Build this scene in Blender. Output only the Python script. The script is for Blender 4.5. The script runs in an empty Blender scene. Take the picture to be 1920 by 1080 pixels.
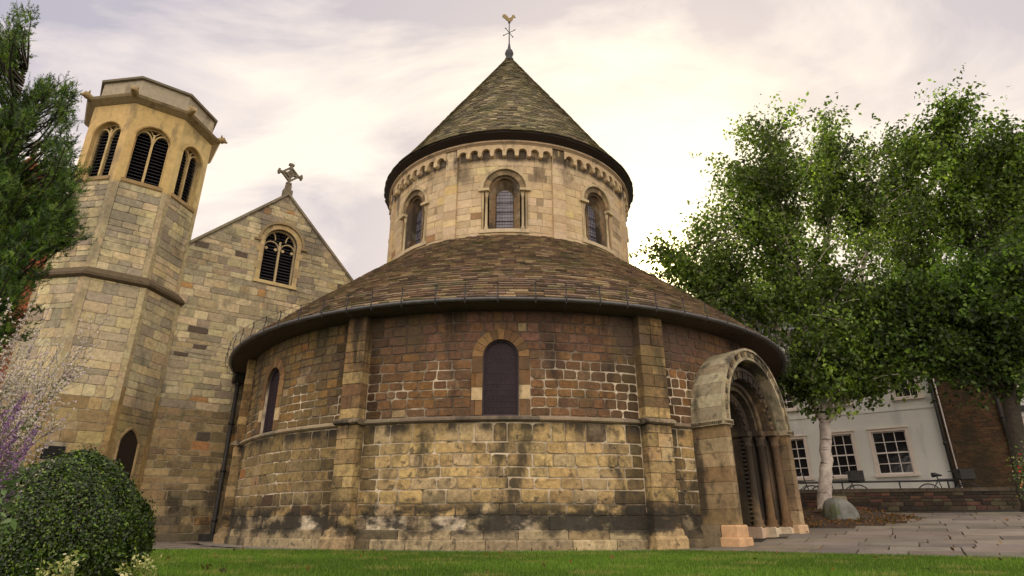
import bpy, math, random
import numpy as np
from math import sin, cos, pi, radians, sqrt, atan2
random.seed(7); rng = np.random.default_rng(7)
C = bpy.context.scene.collection
scene = bpy.context.scene

# ------------------------------------------------------------------ camera
FPX = 1114.0; PITCH = radians(21.57); EYE = 0.43
cam = bpy.data.cameras.new('camera'); cam.sensor_width = 36; cam.lens = FPX/1920*36
cam.clip_start = 0.05; cam.clip_end = 3000
camo = bpy.data.objects.new('camera', cam); C.objects.link(camo)
camo.location = (0, 0, EYE); camo.rotation_euler = (pi/2+PITCH, 0, 0)
scene.camera = camo

# ------------------------------------------------------------------ world, sun, exposure
SUN_AZ, SUN_EL = radians(14), radians(22.7)
SUN = (sin(SUN_AZ)*cos(SUN_EL), cos(SUN_AZ)*cos(SUN_EL), sin(SUN_EL))
world = bpy.data.worlds.new('World'); scene.world = world; world.use_nodes = True
def build_world():
    nt = world.node_tree; nt.nodes.clear(); N = nt.nodes.new; L = nt.links.new
    out = N('ShaderNodeOutputWorld'); bg = N('ShaderNodeBackground'); L(bg.outputs[0], out.inputs[0])
    bg.inputs[1].default_value = 0.1
    sky = N('ShaderNodeTexSky'); sky.sky_type = 'NISHITA'; sky.sun_disc = False
    sky.sun_elevation = SUN_EL; sky.sun_rotation = SUN_AZ; sky.air_density = 1.2; sky.dust_density = 3
    tc = N('ShaderNodeTexCoord')
    sep = N('ShaderNodeSeparateXYZ'); L(tc.outputs['Generated'], sep.inputs[0])
    add = N('ShaderNodeMath'); add.operation = 'ADD'; add.inputs[1].default_value = .35; L(sep.outputs[2], add.inputs[0])
    mx = N('ShaderNodeMath'); mx.operation = 'MAXIMUM'; mx.inputs[1].default_value = .05; L(add.outputs[0], mx.inputs[0])
    dv = []
    for i in (0, 1):
        d = N('ShaderNodeMath'); d.operation = 'DIVIDE'; L(sep.outputs[i], d.inputs[0]); L(mx.outputs[0], d.inputs[1]); dv.append(d)
    cmb = N('ShaderNodeCombineXYZ'); L(dv[0].outputs[0], cmb.inputs[0]); L(dv[1].outputs[0], cmb.inputs[1])
    mp = N('ShaderNodeMapping'); mp.inputs['Rotation'].default_value = (0, 0, radians(-35)); mp.inputs['Scale'].default_value = (1.0, 2.1, 1)
    mp.inputs['Location'].default_value = (3.1, 1.7, 0)
    L(cmb.outputs[0], mp.inputs[0])
    n1 = N('ShaderNodeTexNoise'); n1.inputs['Scale'].default_value = 1.5; n1.inputs['Detail'].default_value = 9; n1.inputs['Roughness'].default_value = .58; n1.inputs['Distortion'].default_value = .7
    L(mp.outputs[0], n1.inputs[0])
    # sun closeness (bright thin cloud round the sun)
    dot = N('ShaderNodeVectorMath'); dot.operation = 'DOT_PRODUCT'; L(tc.outputs['Generated'], dot.inputs[0]); dot.inputs[1].default_value = SUN
    cl = N('ShaderNodeMath'); cl.operation = 'MAXIMUM'; cl.inputs[1].default_value = 0; L(dot.outputs['Value'], cl.inputs[0])
    def powr(e, k):
        p = N('ShaderNodeMath'); p.operation = 'POWER'; L(cl.outputs[0], p.inputs[0]); p.inputs[1].default_value = e
        m = N('ShaderNodeMath'); m.operation = 'MULTIPLY'; L(p.outputs[0], m.inputs[0]); m.inputs[1].default_value = k; return m
    wide = powr(4.0, 1.0); mid = powr(40, 1.0); tight = powr(700, 1.0)
    ramp = N('ShaderNodeValToRGB'); L(n1.outputs[0], ramp.inputs[0])
    e = ramp.color_ramp.elements
    e[0].position = .40; e[0].color = (.39, .37, .44, 1); e[1].position = .60; e[1].color = (.85, .75, .66, 1)
    m_ = ramp.color_ramp.elements.new(.5); m_.color = (.64, .57, .57, 1)
    ramp2 = N('ShaderNodeValToRGB'); L(n1.outputs[0], ramp2.inputs[0])
    e = ramp2.color_ramp.elements
    e[0].position = .40; e[0].color = (.64, .54, .48, 1); e[1].position = .60; e[1].color = (.92, .81, .64, 1)
    mixw = N('ShaderNodeMix'); mixw.data_type = 'RGBA'; L(wide.outputs[0], mixw.inputs[0]); L(ramp.outputs[0], mixw.inputs[6]); L(ramp2.outputs[0], mixw.inputs[7])
    mix2 = N('ShaderNodeMix'); mix2.data_type = 'RGBA'; mix2.clamp_factor = True; L(mid.outputs[0], mix2.inputs[0]); L(mixw.outputs[2], mix2.inputs[6]); mix2.inputs[7].default_value = (1.02, .90, .62, 1)
    sc_ = N('ShaderNodeVectorMath'); sc_.operation = 'SCALE'; sc_.inputs['Scale'].default_value = 9.6; L(mix2.outputs[2], sc_.inputs[0])
    core = N('ShaderNodeVectorMath'); core.operation = 'SCALE'; core.inputs[0].default_value = (60, 46, 22); L(tight.outputs[0], core.inputs['Scale'])
    ad = N('ShaderNodeVectorMath'); ad.operation = 'ADD'; L(sc_.outputs[0], ad.inputs[0]); L(core.outputs[0], ad.inputs[1])
    mix3 = N('ShaderNodeMix'); mix3.data_type = 'RGBA'; mix3.inputs[0].default_value = .9; L(sky.outputs[0], mix3.inputs[6]); L(ad.outputs[0], mix3.inputs[7])
    # added frontal fill: unseen sky behind the camera brightened and warmed
    db = N('ShaderNodeVectorMath'); db.operation = 'DOT_PRODUCT'; L(tc.outputs['Generated'], db.inputs[0]); db.inputs[1].default_value = (-.12, -.92, .38)
    mb_ = N('ShaderNodeMapRange'); mb_.interpolation_type = 'SMOOTHSTEP'; mb_.inputs[1].default_value = 0; mb_.inputs[2].default_value = .9; L(db.outputs['Value'], mb_.inputs[0])
    mc = N('ShaderNodeMix'); mc.data_type = 'RGBA'; L(mb_.outputs[0], mc.inputs[0]); mc.inputs[6].default_value = (1, 1, 1, 1); mc.inputs[7].default_value = (2.75, 2.6, 2.3, 1)
    ml = N('ShaderNodeVectorMath'); ml.operation = 'MULTIPLY'; L(mix3.outputs[2], ml.inputs[0]); L(mc.outputs[2], ml.inputs[1])
    L(ml.outputs[0], bg.inputs[0])
build_world()
sl = bpy.data.lights.new('sun', 'SUN'); sl.energy = 3.0; sl.angle = radians(1.0); sl.color = (1, .84, .6)
so = bpy.data.objects.new('sun', sl); C.objects.link(so)
so.rotation_euler = (pi/2-SUN_EL, 0, pi-SUN_AZ)   # lamp shines from the sun's side towards the camera
so.location = (10, 40, 30)
vs = scene.view_settings; vs.view_transform = 'Standard'; vs.look = 'None'; vs.exposure = 0.5; vs.gamma = 1

# ------------------------------------------------------------------ helpers
def at(px, py, Y):
    cx, cy = (px-960)/FPX, -(py-540)/FPX
    r = (cx, cos(PITCH)-sin(PITCH)*cy, sin(PITCH)+cos(PITCH)*cy)
    t = Y/r[1]; return np.array([r[0]*t, Y, EYE+r[2]*t])
def s2l(c): return tuple(((v/255)/12.92 if v/255 <= .04045 else ((v/255+.055)/1.055)**2.4) for v in c)
def tag(o, label=None, cat=None, group=None, kind=None):
    if label: o['label'] = label
    if cat: o['category'] = cat
    if group: o['group'] = group
    if kind: o['kind'] = kind
    return o
def empty(name, loc, label, cat, group=None, rz=0):
    o = bpy.data.objects.new(name, None); C.objects.link(o); o.location = loc; o.rotation_euler = (0, 0, rz)
    return tag(o, label, cat, group)
class MB:
    def __init__(s): s.v = []; s.f = []; s.c = []; s.sm = []; s.mi = []; s.m = 0
    def add(s, vs_, fs, col=(.5, .5, .5), smooth=False):
        b = len(s.v); s.v += [tuple(map(float, p)) for p in vs_]
        for f in fs: s.f.append(tuple(i+b for i in f)); s.c.append(col); s.sm.append(smooth); s.mi.append(s.m)
    def build(s, name, mat, parent=None, origin=None):
        if origin is None: origin = root_loc(parent) if parent is not None else (0, 0, 0)
        me = bpy.data.meshes.new(name)
        V = np.array(s.v)-np.array(origin)
        me.from_pydata(V.tolist(), [], s.f)
        a = me.color_attributes.new('Col', 'FLOAT_COLOR', 'CORNER')
        cc = np.ones((len(me.loops), 4), 'f'); k = 0
        for f, c in zip(s.f, s.c): n = len(f); cc[k:k+n, :3] = c[:3]; k += n
        a.data.foreach_set('color', cc.ravel())
        me.polygons.foreach_set('use_smooth', s.sm)
        for m_ in (mat if isinstance(mat, (list, tuple)) else [mat]): me.materials.append(m_)
        me.polygons.foreach_set('material_index', s.mi); me.update()
        o = bpy.data.objects.new(name, me); C.objects.link(o)
        if parent is not None: o.parent = parent
        else: o.location = origin
        return o
def root_loc(o):
    while o.parent: o = o.parent
    return tuple(o.location)
def fast(name, V, F, mat, parent=None, cols=None, smooth=False, origin=None):
    """V (n,3), F (m,k) arrays; cols (m,3)"""
    if origin is None: origin = root_loc(parent) if parent is not None else (0, 0, 0)
    me = bpy.data.meshes.new(name); n, k = F.shape
    me.vertices.add(len(V)); me.vertices.foreach_set('co', (V-np.array(origin)).astype('f').ravel())
    me.loops.add(n*k); me.loops.foreach_set('vertex_index', F.astype('i').ravel())
    me.polygons.add(n); me.polygons.foreach_set('loop_start', np.arange(0, n*k, k, dtype='i')); me.polygons.foreach_set('loop_total', np.full(n, k, 'i'))
    me.update(calc_edges=True)
    if cols is not None:
        a = me.color_attributes.new('Col', 'FLOAT_COLOR', 'CORNER')
        cc = np.ones((n*k, 4), 'f'); cc[:, :3] = np.repeat(cols, k, axis=0); a.data.foreach_set('color', cc.ravel())
    if smooth: me.polygons.foreach_set('use_smooth', [True]*n)
    me.materials.append(mat)
    o = bpy.data.objects.new(name, me); C.objects.link(o)
    if parent is not None: o.parent = parent
    else: o.location = origin
    return o
CUBEF = [(0, 3, 2, 1), (4, 5, 6, 7), (0, 1, 5, 4), (1, 2, 6, 5), (2, 3, 7, 6), (3, 0, 4, 7)]
def hexa(mb, p, col): mb.add(p, CUBEF, col)

# surfaces:  S(u, v, w) -> point
def cyl(cx, cy, R, a0=0.0):
    def S(u, v, w):
        a = a0+u/R; return (cx+(R+w)*sin(a), cy-(R+w)*cos(a), v)
    return S
def flat(P, d, n):
    def S(u, v, w): return (P[0]+d[0]*u+n[0]*w, P[1]+d[1]*u+n[1]*w, P[2]+v)
    return S
def sbox(mb, S, u0, u1, v0, v1, w0, w1, col, seg=1):
    for i in range(seg):
        a = u0+(u1-u0)*i/seg; b = u0+(u1-u0)*(i+1)/seg
        P = [S(a, v0, w0), S(b, v0, w0), S(b, v0, w1), S(a, v0, w1), S(a, v1, w0), S(b, v1, w0), S(b, v1, w1), S(a, v1, w1)]
        F = [(0, 1, 2, 3), (7, 6, 5, 4), (3, 2, 6, 7)]
        if i == 0: F.append((0, 3, 7, 4))
        if i == seg-1: F.append((1, 5, 6, 2))
        if w0 > -5: F.append((0, 4, 5, 1))
        mb.add(P, F, col)
def block(mb, S, u0, u1, v0, v1, h, col, bev=.012, j=.006, wob=0.0):
    r = lambda: random.uniform(-j, j)
    b = bev*random.uniform(.7, 1.5)
    if wob:
        m = min(u1-u0, v1-v0)*.32; k = [min(m, random.choice((.006, .012, .02, .035, .05))*random.uniform(.6, 1.2)) for _ in range(4)]
        o = [(u0+k[0], v0), (u1-k[1], v0), (u1, v0+k[1]*.8), (u1, v1-k[2]*.8), (u1-k[2], v1), (u0+k[3], v1), (u0, v1-k[3]*.8), (u0, v0+k[0]*.8)]
    else: o = [(u0, v0), (u1, v0), (u1, v1), (u0, v1)]
    cu, cv = (u0+u1)/2, (v0+v1)/2
    if wob: o = [(a+r()*.6, c+r()*.6+wob*(sin(a*1.7+c*2.3)+.5*sin(a*5.1+c*7)-.0)) for a, c in o]; cv = sum(c for a, c in o)/8
    else: o = [(a+r(), c+r()) for a, c in o]
    n = len(o); f = lambda a, c: (a+b*(1 if a < cu else -1)*min(1, abs(a-cu)/b), c+b*(1 if c < cv else -1)*min(1, abs(c-cv)/b))
    P = [S(a, c, -.004) for a, c in o]+[S(a, c, h*.55) for a, c in o]+[S(*f(a, c), h+r()*.5) for a, c in o]
    F = [(i, (i+1) % n, n+(i+1) % n, n+i) for i in range(n)]+[(n+i, n+(i+1) % n, 2*n+(i+1) % n, 2*n+i) for i in range(n)]+[tuple(range(2*n, 3*n))]
    mb.add(P, F, col)
def prof(mb, S, u0, u1, pts, col, seg=1, cap=True, smooth=False):
    """profile pts [(v, w)...] (closed loop) swept along u"""
    n = len(pts); P = []; F = []
    for i in range(seg+1):
        u = u0+(u1-u0)*i/seg; P += [S(u, v, w) for v, w in pts]
    for i in range(seg):
        for k in range(n): F.append((i*n+k, (i+1)*n+k, (i+1)*n+(k+1) % n, i*n+(k+1) % n))
    if cap: F += [tuple(range(n)), tuple(range(seg*n+n-1, seg*n-1, -1))]
    mb.add(P, F, col, smooth)
def aring(mb, S, uc, vc, r0, r1, w0, w1, a0, a1, n, colf, gap=0.0, sub=2, vs_=1.0):
    """voussoir ring, angles from +u axis counter-clockwise"""
    for i in range(n):
        A = a0+(a1-a0)*i/n; B = a0+(a1-a0)*(i+1)/n; g = gap/max(r1, .01)/2*(1 if a1 > a0 else -1)
        A += g; B -= g; c = colf() if callable(colf) else colf
        for s in range(sub):
            p = A+(B-A)*s/sub; q = A+(B-A)*(s+1)/sub
            pt = lambda r, t, w: S(uc+r*cos(t), vc+r*sin(t)*vs_, w)
            P = [pt(r0, p, w0), pt(r1, p, w0), pt(r1, p, w1), pt(r0, p, w1), pt(r0, q, w0), pt(r1, q, w0), pt(r1, q, w1), pt(r0, q, w1)]
            mb.add(P, CUBEF, c)
def poly(mb, S, pts, w0, w1, col):
    n = len(pts); P = [S(u, v, w0) for u, v in pts]+[S(u, v, w1) for u, v in pts]
    mb.add(P, [tuple(range(n-1, -1, -1)), tuple(range(n, 2*n))]+[(i, (i+1) % n, n+(i+1) % n, n+i) for i in range(n)], col)
def arch_pts(uc, hw, v0, vs_, top, n=18):
    """outline of an arched opening; top(x) height above spring for x in -hw..hw"""
    return [(uc-hw, v0), (uc+hw, v0)]+[(uc+hw*cos(pi*i/n), vs_+top(hw*cos(pi*i/n))) for i in range(n+1)]
def rnd_top(hw): return lambda x: sqrt(max(0, hw*hw-x*x))
def tud_top(hw, h, e=.62, q=1.9): return lambda x: h*max(0, 1-abs(x/hw)**q)**e
def plate(mb, S, u0, u1, v0, v1, holes, wf, wb, col, step=.3, fine=14):
    """wall sheet from u0 to u1 with arched holes [(uc,hw,hv0,vs,top)], with reveals to wb"""
    br = {u0, u1}
    for uc, hw, a, b, t in holes:
        for i in range(fine+1): br.add(uc-hw*cos(pi*i/fine))
    x = u0
    while x < u1: br.add(x); x += step
    br = sorted(b for b in br if u0-1e-9 <= b <= u1+1e-9)
    br2 = [br[0]]
    for b in br[1:]:
        if b-br2[-1] > 1e-5: br2.append(b)
    for a, b in zip(br2, br2[1:]):
        m = (a+b)/2; h = None
        for H in holes:
            if abs(m-H[0]) < H[1]: h = H
        if h is None:
            mb.add([S(a, v0, wf), S(b, v0, wf), S(b, v1, wf), S(a, v1, wf)], [(0, 1, 2, 3)], col)
        else:
            uc, hw, hv, sp, t = h; ta = sp+t(max(-hw, min(hw, a-uc))); tb = sp+t(max(-hw, min(hw, b-uc)))
            if hv > v0: mb.add([S(a, v0, wf), S(b, v0, wf), S(b, hv, wf), S(a, hv, wf)], [(0, 1, 2, 3)], col)
            mb.add([S(a, ta, wf), S(b, tb, wf), S(b, v1, wf), S(a, v1, wf)], [(0, 1, 2, 3)], col)
            mb.add([S(a, ta, wb), S(b, tb, wb), S(b, tb, wf), S(a, ta, wf)], [(0, 1, 2, 3)], col)
            mb.add([S(a, hv, wf), S(b, hv, wf), S(b, hv, wb), S(a, hv, wb)], [(0, 1, 2, 3)], col)
    for uc, hw, hv, sp, t in holes:
        for s in (-1, 1):
            u = uc+s*hw; p = [S(u, hv, wf), S(u, hv, wb), S(u, sp, wb), S(u, sp, wf)]
            mb.add(p, [(0, 1, 2, 3) if s < 0 else (3, 2, 1, 0)], col)
def courses(v0, v1, hmin, hmax):
    o = [v0]
    while o[-1] < v1-1e-6:
        h = random.uniform(hmin, hmax)
        if v1-(o[-1]+h) < hmin*.8: h = v1-o[-1]
        o.append(min(v1, o[-1]+h))
    return o
def masonry(mb, S, u0, u1, v0, v1, hr, wr, colf, holes=(), joint=.016, h=.012, lim=None, bev=.012, j=.006, skip=0.0, rise=(0.0, .01), wob=0.0):
    cs = courses(v0, v1, *hr)
    for a, b in zip(cs, cs[1:]):
        iv = []; m = (a+b)/2
        lo, hi = (u0, u1) if lim is None else lim(b)
        lo = max(lo, u0); hi = min(hi, u1)
        if hi-lo < .05: continue
        for uc, hw, hv, sp, t in holes:
            if b > hv+.01 and a < sp+t(0):
                x = hw if m <= sp else 0
                if m > sp:
                    for q in np.linspace(0, hw, 30):
                        if sp+t(q) > m: x = q
                if x > 0: iv.append((uc-x, uc+x))
        iv.sort(); segs = []; x = lo
        for p, q in iv:
            if p > x: segs.append((x, min(p, hi)))
            x = max(x, q)
        if x < hi: segs.append((x, hi))
        for p, q in segs:
            x = p
            sc = random.uniform(.8, 1.2)
            while x < q-1e-6:
                w = random.uniform(*wr)*sc
                if q-(x+w) < wr[0]*.7: w = q-x
                if random.random() >= skip:
                    block(mb, S, x+joint/2, x+w-joint/2, a+joint/2, b-joint/2, h+random.uniform(*rise), colf(x+w/2, m), bev=min(bev, w*.2), j=j, wob=wob)
                x += w
def tube(mb, pts, rad, col, n=8, smooth=True, cap=True):
    pts = [np.array(p, float) for p in pts]; m = len(pts)
    rad = rad if hasattr(rad, '__len__') else [rad]*m
    V = []; up = None
    for i, p in enumerate(pts):
        t = pts[min(i+1, m-1)]-pts[max(i-1, 0)]; t /= (np.linalg.norm(t)+1e-9)
        if up is None:
            up = np.array([0, 0, 1.]) if abs(t[2]) < .9 else np.array([1., 0, 0])
        a = np.cross(t, up); a /= (np.linalg.norm(a)+1e-9); b = np.cross(t, a); up = -b if False else up
        V += [p+rad[i]*(cos(2*pi*k/n)*a+sin(2*pi*k/n)*b) for k in range(n)]
        up = np.cross(a, t)
    F = [(i*n+k, i*n+(k+1) % n, (i+1)*n+(k+1) % n, (i+1)*n+k) for i in range(m-1) for k in range(n)]
    if cap: F += [tuple(range(n-1, -1, -1)), tuple(range((m-1)*n, m*n))]
    mb.add(V, F, col, smooth)
def lathe(mb, c, prof_, col, n=24, smooth=True, a0=0, a1=2*pi):
    full = abs(a1-a0-2*pi) < 1e-6; k = n if full else n+1; V = []
    for r, z in prof_: V += [(c[0]+r*cos(a0+(a1-a0)*i/n), c[1]+r*sin(a0+(a1-a0)*i/n), c[2]+z) for i in range(k)]
    F = []
    for j in range(len(prof_)-1):
        for i in range(n):
            F.append((j*k+i, j*k+(i+1) % k, (j+1)*k+(i+1) % k, (j+1)*k+i))
    mb.add(V, F, col, smooth)

def vary(c, a=.12, h=.04):
    f = 1+random.uniform(-a, a); return tuple(max(0, x*f*(1+random.uniform(-h, h))) for x in c)
def pick(pal, a=.12):
    return vary(random.choice(pal), a)

# ------------------------------------------------------------------ materials
def mat(name, color=(.5, .5, .5), attr=False, rough=.9, nscale=8, namt=.35, bump=.3, bscale=40, stains=None, metallic=0, spec=.3, tint=None):
    m = bpy.data.materials.new(name); m.use_nodes = True; nt = m.node_tree; N = nt.nodes.new; L = nt.links.new
    b = nt.nodes['Principled BSDF']; b.inputs['Roughness'].default_value = rough; b.inputs['Metallic'].default_value = metallic
    b.inputs['Specular IOR Level'].default_value = spec
    geo = N('ShaderNodeNewGeometry')
    if attr: src = N('ShaderNodeAttribute'); src.attribute_name = 'Col'; c = src.outputs['Color']
    else: src = N('ShaderNodeRGB'); src.outputs[0].default_value = (*color, 1); c = src.outputs[0]
    n1 = N('ShaderNodeTexNoise'); n1.inputs['Scale'].default_value = nscale; n1.inputs['Detail'].default_value = 7; n1.inputs['Roughness'].default_value = .65
    L(geo.outputs['Position'], n1.inputs[0])
    mr = N('ShaderNodeMapRange'); mr.inputs[1].default_value = .25; mr.inputs[2].default_value = .75; mr.inputs[3].default_value = 1-namt; mr.inputs[4].default_value = 1+namt
    L(n1.outputs[0], mr.inputs[0])
    sc_ = N('ShaderNodeVectorMath'); sc_.operation = 'SCALE'; L(c, sc_.inputs[0]); L(mr.outputs[0], sc_.inputs['Scale']); c = sc_.outputs[0]
    for st in (stains or []):
        # st: (color, scale xyz, noise scale, lo, hi, amount, z range or None)
        col, sxyz, ns, lo, hi, amt, zr = st
        mp = N('ShaderNodeMapping'); mp.inputs['Scale'].default_value = sxyz; L(geo.outputs['Position'], mp.inputs[0])
        n2 = N('ShaderNodeTexNoise'); n2.inputs['Scale'].default_value = ns; n2.inputs['Detail'].default_value = 6; n2.inputs['Roughness'].default_value = .62
        L(mp.outputs[0], n2.inputs[0]); val = n2.outputs[0]
        r = N('ShaderNodeMapRange'); r.interpolation_type = 'SMOOTHSTEP'; r.inputs[1].default_value = lo; r.inputs[2].default_value = hi; r.inputs[3].default_value = 0; r.inputs[4].default_value = amt
        if zr:
            sp = N('ShaderNodeSeparateXYZ'); L(geo.outputs['Position'], sp.inputs[0])
            # wobbly z
            w = N('ShaderNodeMath'); w.operation = 'MULTIPLY_ADD'; L(n2.outputs[0], w.inputs[0]); w.inputs[1].default_value = zr[4] if len(zr) > 4 else .3; L(sp.outputs[2], w.inputs[2])
            a_ = N('ShaderNodeMapRange'); a_.interpolation_type = 'SMOOTHSTEP'; a_.inputs[1].default_value = zr[0]; a_.inputs[2].default_value = zr[1]; L(w.outputs[0], a_.inputs[0])
            b_ = N('ShaderNodeMapRange'); b_.interpolation_type = 'SMOOTHSTEP'; b_.inputs[1].default_value = zr[2]; b_.inputs[2].default_value = zr[3]; b_.inputs[3].default_value = 1; b_.inputs[4].default_value = 0; L(w.outputs[0], b_.inputs[0])
            mm = N('ShaderNodeMath'); mm.operation = 'MULTIPLY'; L(a_.outputs[0], mm.inputs[0]); L(b_.outputs[0], mm.inputs[1])
            L(val, r.inputs[0]); m2 = N('ShaderNodeMath'); m2.operation = 'MULTIPLY'; L(mm.outputs[0], m2.inputs[0]); L(r.outputs[0], m2.inputs[1]); fac = m2.outputs[0]
        else: L(val, r.inputs[0]); fac = r.outputs[0]
        mx = N('ShaderNodeMix'); mx.data_type = 'RGBA'; L(fac, mx.inputs[0]); L(c, mx.inputs[6]); mx.inputs[7].default_value = (*col, 1); c = mx.outputs[2]
    L(c, b.inputs['Base Color'])
    if bump:
        n3 = N('ShaderNodeTexNoise'); n3.inputs['Scale'].default_value = bscale; n3.inputs['Detail'].default_value = 5; L(geo.outputs['Position'], n3.inputs[0])
        bp = N('ShaderNodeBump'); bp.inputs['Strength'].default_value = bump; bp.inputs['Distance'].default_value = .02; L(n3.outputs[0], bp.inputs['Height']); L(bp.outputs[0], b.inputs['Normal'])
    return m
def leafmat(name, trans=.35, rough=.5, spec=.3):
    m = bpy.data.materials.new(name); m.use_nodes = True; nt = m.node_tree; N = nt.nodes.new; L = nt.links.new
    b = nt.nodes['Principled BSDF']; b.inputs['Roughness'].default_value = rough; b.inputs['Specular IOR Level'].default_value = spec
    a = N('ShaderNodeAttribute'); a.attribute_name = 'Col'; L(a.outputs['Color'], b.inputs['Base Color'])
    t = N('ShaderNodeBsdfTranslucent'); g = N('ShaderNodeVectorMath'); g.operation = 'MULTIPLY'; g.inputs[1].default_value = (1.5, 1.6, .8); L(a.outputs['Color'], g.inputs[0]); L(g.outputs[0], t.inputs[0])
    mx = N('ShaderNodeMixShader'); mx.inputs[0].default_value = trans; L(b.outputs[0], mx.inputs[1]); L(t.outputs[0], mx.inputs[2])
    L(mx.outputs[0], nt.nodes['Material Output'].inputs[0]); return m
def glassmat(name, col, rough=.25):
    m = mat(name, col, rough=rough, namt=.4, nscale=5, bump=.25, bscale=9, spec=.5); return m

BLK = (.028, .024, .018)
M = {}
M['nave'] = mat('nave_stone', attr=True, nscale=12, namt=.48, bump=.6, bscale=26, stains=[
    ((.42, .35, .22), (1, 1, .8), 1.0, .50, .68, .5, (.9, 1.3, 2.1, 2.4, .2)),                # cleaner pale patches
    ((.028, .024, .018), (1, 1, .22), 1.5, .52, .66, .85, (2.35, 2.6, 4.6, 4.9, .1)),         # dark runs on the upper wall
    ((.10, .085, .04), (1, 1, .5), .7, .50, .64, .6, (2.35, 2.6, 4.6, 4.9, .1)),              # algae
    ((.13, .080, .070), (1, 1, .8), .8, .50, .64, .5, (3.1, 3.5, 4.6, 4.9, .2)),
    ((.32, .25, .14), (1, 1, .2), 2.3, .62, .74, .6, (2.3, 2.5, 3.9, 4.6, .2)),
    ((.022, .021, .017), (.8, .8, 1.3), 2.2, .36, .52, .93, (.50, .66, .90, 1.30, .6)),       # damp black band
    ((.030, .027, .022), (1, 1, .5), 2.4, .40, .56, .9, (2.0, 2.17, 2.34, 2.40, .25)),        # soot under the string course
    ((.030, .028, .022), (1, 1, .35), 1.1, .55, .66, .85, (-.3, -.1, 2.0, 2.3, .2)),
    ((.05, .046, .038), (1, 1, 1), 7, .56, .66, .7, (-.3, -.1, 2.0, 2.3, .2)),
    ((.07, .055, .034), (1, 1, .6), 3.1, .52, .64, .5, None)])
M['mortar'] = mat('lime_mortar', attr=True, nscale=5, namt=.4, bump=.4, bscale=60, stains=[
    ((.26, .20, .12), (1, 1, .7), 1.4, .40, .56, .9, (-.3, -.2, 2.0, 2.3, .2)),
    ((.09, .065, .042), (1, 1, .7), 1.0, .40, .56, .95, (2.0, 2.3, 9, 10, .2)),
    ((.10, .072, .052), (1, 1, .5), 1.2, .0, .1, .95, (3.35, 3.9, 9, 10, .9)),
    ((.022, .021, .017), (.8, .8, 1.3), 2.2, .36, .52, .93, (.50, .66, .90, 1.30, .6)),
    ((.04, .035, .028), (1, 1, 1), 2.2, .56, .64, .95, (-.3, -.1, 2.0, 2.3, .2))])
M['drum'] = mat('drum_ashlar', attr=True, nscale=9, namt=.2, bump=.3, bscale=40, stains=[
    ((.085, .065, .045), (1, 1, .25), 2.2, .50, .64, .7, (9.3, 9.6, 10.4, 10.6, .4)), ((.045, .036, .028), (1.5, 1.5, .6), 2.2, .34, .50, .9, (9.95, 10.1, 10.6, 10.8, .35)),  # second band: dark stain in the corbel scallops, also painting in their shade
    ((.16, .13, .09), (1, 1, .3), 1.6, .55, .70, .55, None),
    ((.45, .28, .13), (1, 1, .6), 1.2, .58, .70, .4, None)])
M['corbel'] = mat('corbel_stone', attr=True, nscale=9, namt=.22, bump=.3, bscale=40, stains=[((.12, .10, .07), (1, 1, .4), 2.5, .54, .66, .6, None)])
M['trim'] = mat('dressed_stone', attr=True, nscale=12, namt=.28, bump=.35, bscale=45, stains=[((.06, .052, .040), (1, 1, .4), 2.0, .52, .68, .75, None)])
M['portal'] = mat('portal_stone', attr=True, nscale=11, namt=.35, bump=.4, bscale=38, stains=[
    ((.13, .09, .055), (1, 1, .8), .9, .42, .60, .75, (.5, .9, 2.3, 2.6, .3)), ((.035, .029, .023), (1, 1, .4), 1.5, .48, .60, .85, (.5, .7, 9, 10, .2)), ((.05, .045, .035), (1, 1, 1), 5, .55, .66, .6, None), ((.30, .31, .22), (1, 1, 1), 2.2, .56, .68, .35, (2.2, 2.4, 9, 10, .2))])
M['base'] = mat('new_base_stone', attr=True, nscale=9, namt=.25, bump=.2, bscale=40)
M['rubble'] = mat('gable_rubble', attr=True, nscale=12, namt=.35, bump=.5, bscale=30, stains=[
    ((.12, .112, .085), (1, 1, .6), .8, .50, .64, .5, None), ((.030, .025, .018), (1, 1, .7), 1.4, .52, .64, .8, (-.2, 0, 1.6, 3.2, .6)),
    ((.07, .075, .045), (1, 1, .7), 1.1, .56, .68, .5, None)])
M['rmortar'] = mat('gable_mortar', (.32, .28, .20), nscale=6, namt=.4, bump=.5, bscale=50, stains=[((.07, .065, .052), (1, 1, .6), .8, .50, .64, .8, None)])
M['belfry'] = mat('belfry_ashlar', attr=True, nscale=7, namt=.2, bump=.25, bscale=40, stains=[((.16, .13, .09), (1, 1, .3), 2.2, .54, .66, .6, None), ((.44, .27, .09), (1, 1, .5), 1.3, .56, .68, .4, None)])
M['dark'] = mat('dark_recess', (.012, .011, .012), bump=0, namt=.2)
M['slate'] = mat('stone_slate', attr=True, nscale=16, namt=.35, bump=.5, bscale=36, rough=.8, stains=[((.075, .085, .035), (1, 1, 1), 1.1, .52, .66, .55, None), ((.25, .22, .17), (1, 1, 1), 3.5, .62, .72, .5, None)])
M['lead'] = mat('lead', (.12, .118, .12), rough=.5, nscale=9, namt=.3, bump=.15, spec=.5)
M['iron'] = mat('black_iron', (.022, .024, .028), rough=.5, bump=.1, spec=.5)
M['pipe'] = mat('cast_iron_pipe', (.035, .033, .030), rough=.55, bump=.1)
M['nglass'] = mat('nave_glass', (.028, .017, .022), rough=.6, namt=.5, nscale=6, bump=.2, bscale=9, spec=.2)
M['dglass'] = glassmat('drum_glass', (.16, .15, .18), .3)
M['mesh'] = mat('mesh_panel', (.050, .036, .044), rough=.6, bump=0)
M['leadc'] = mat('lead_came', (.03, .03, .034), rough=.5, bump=0)
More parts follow.
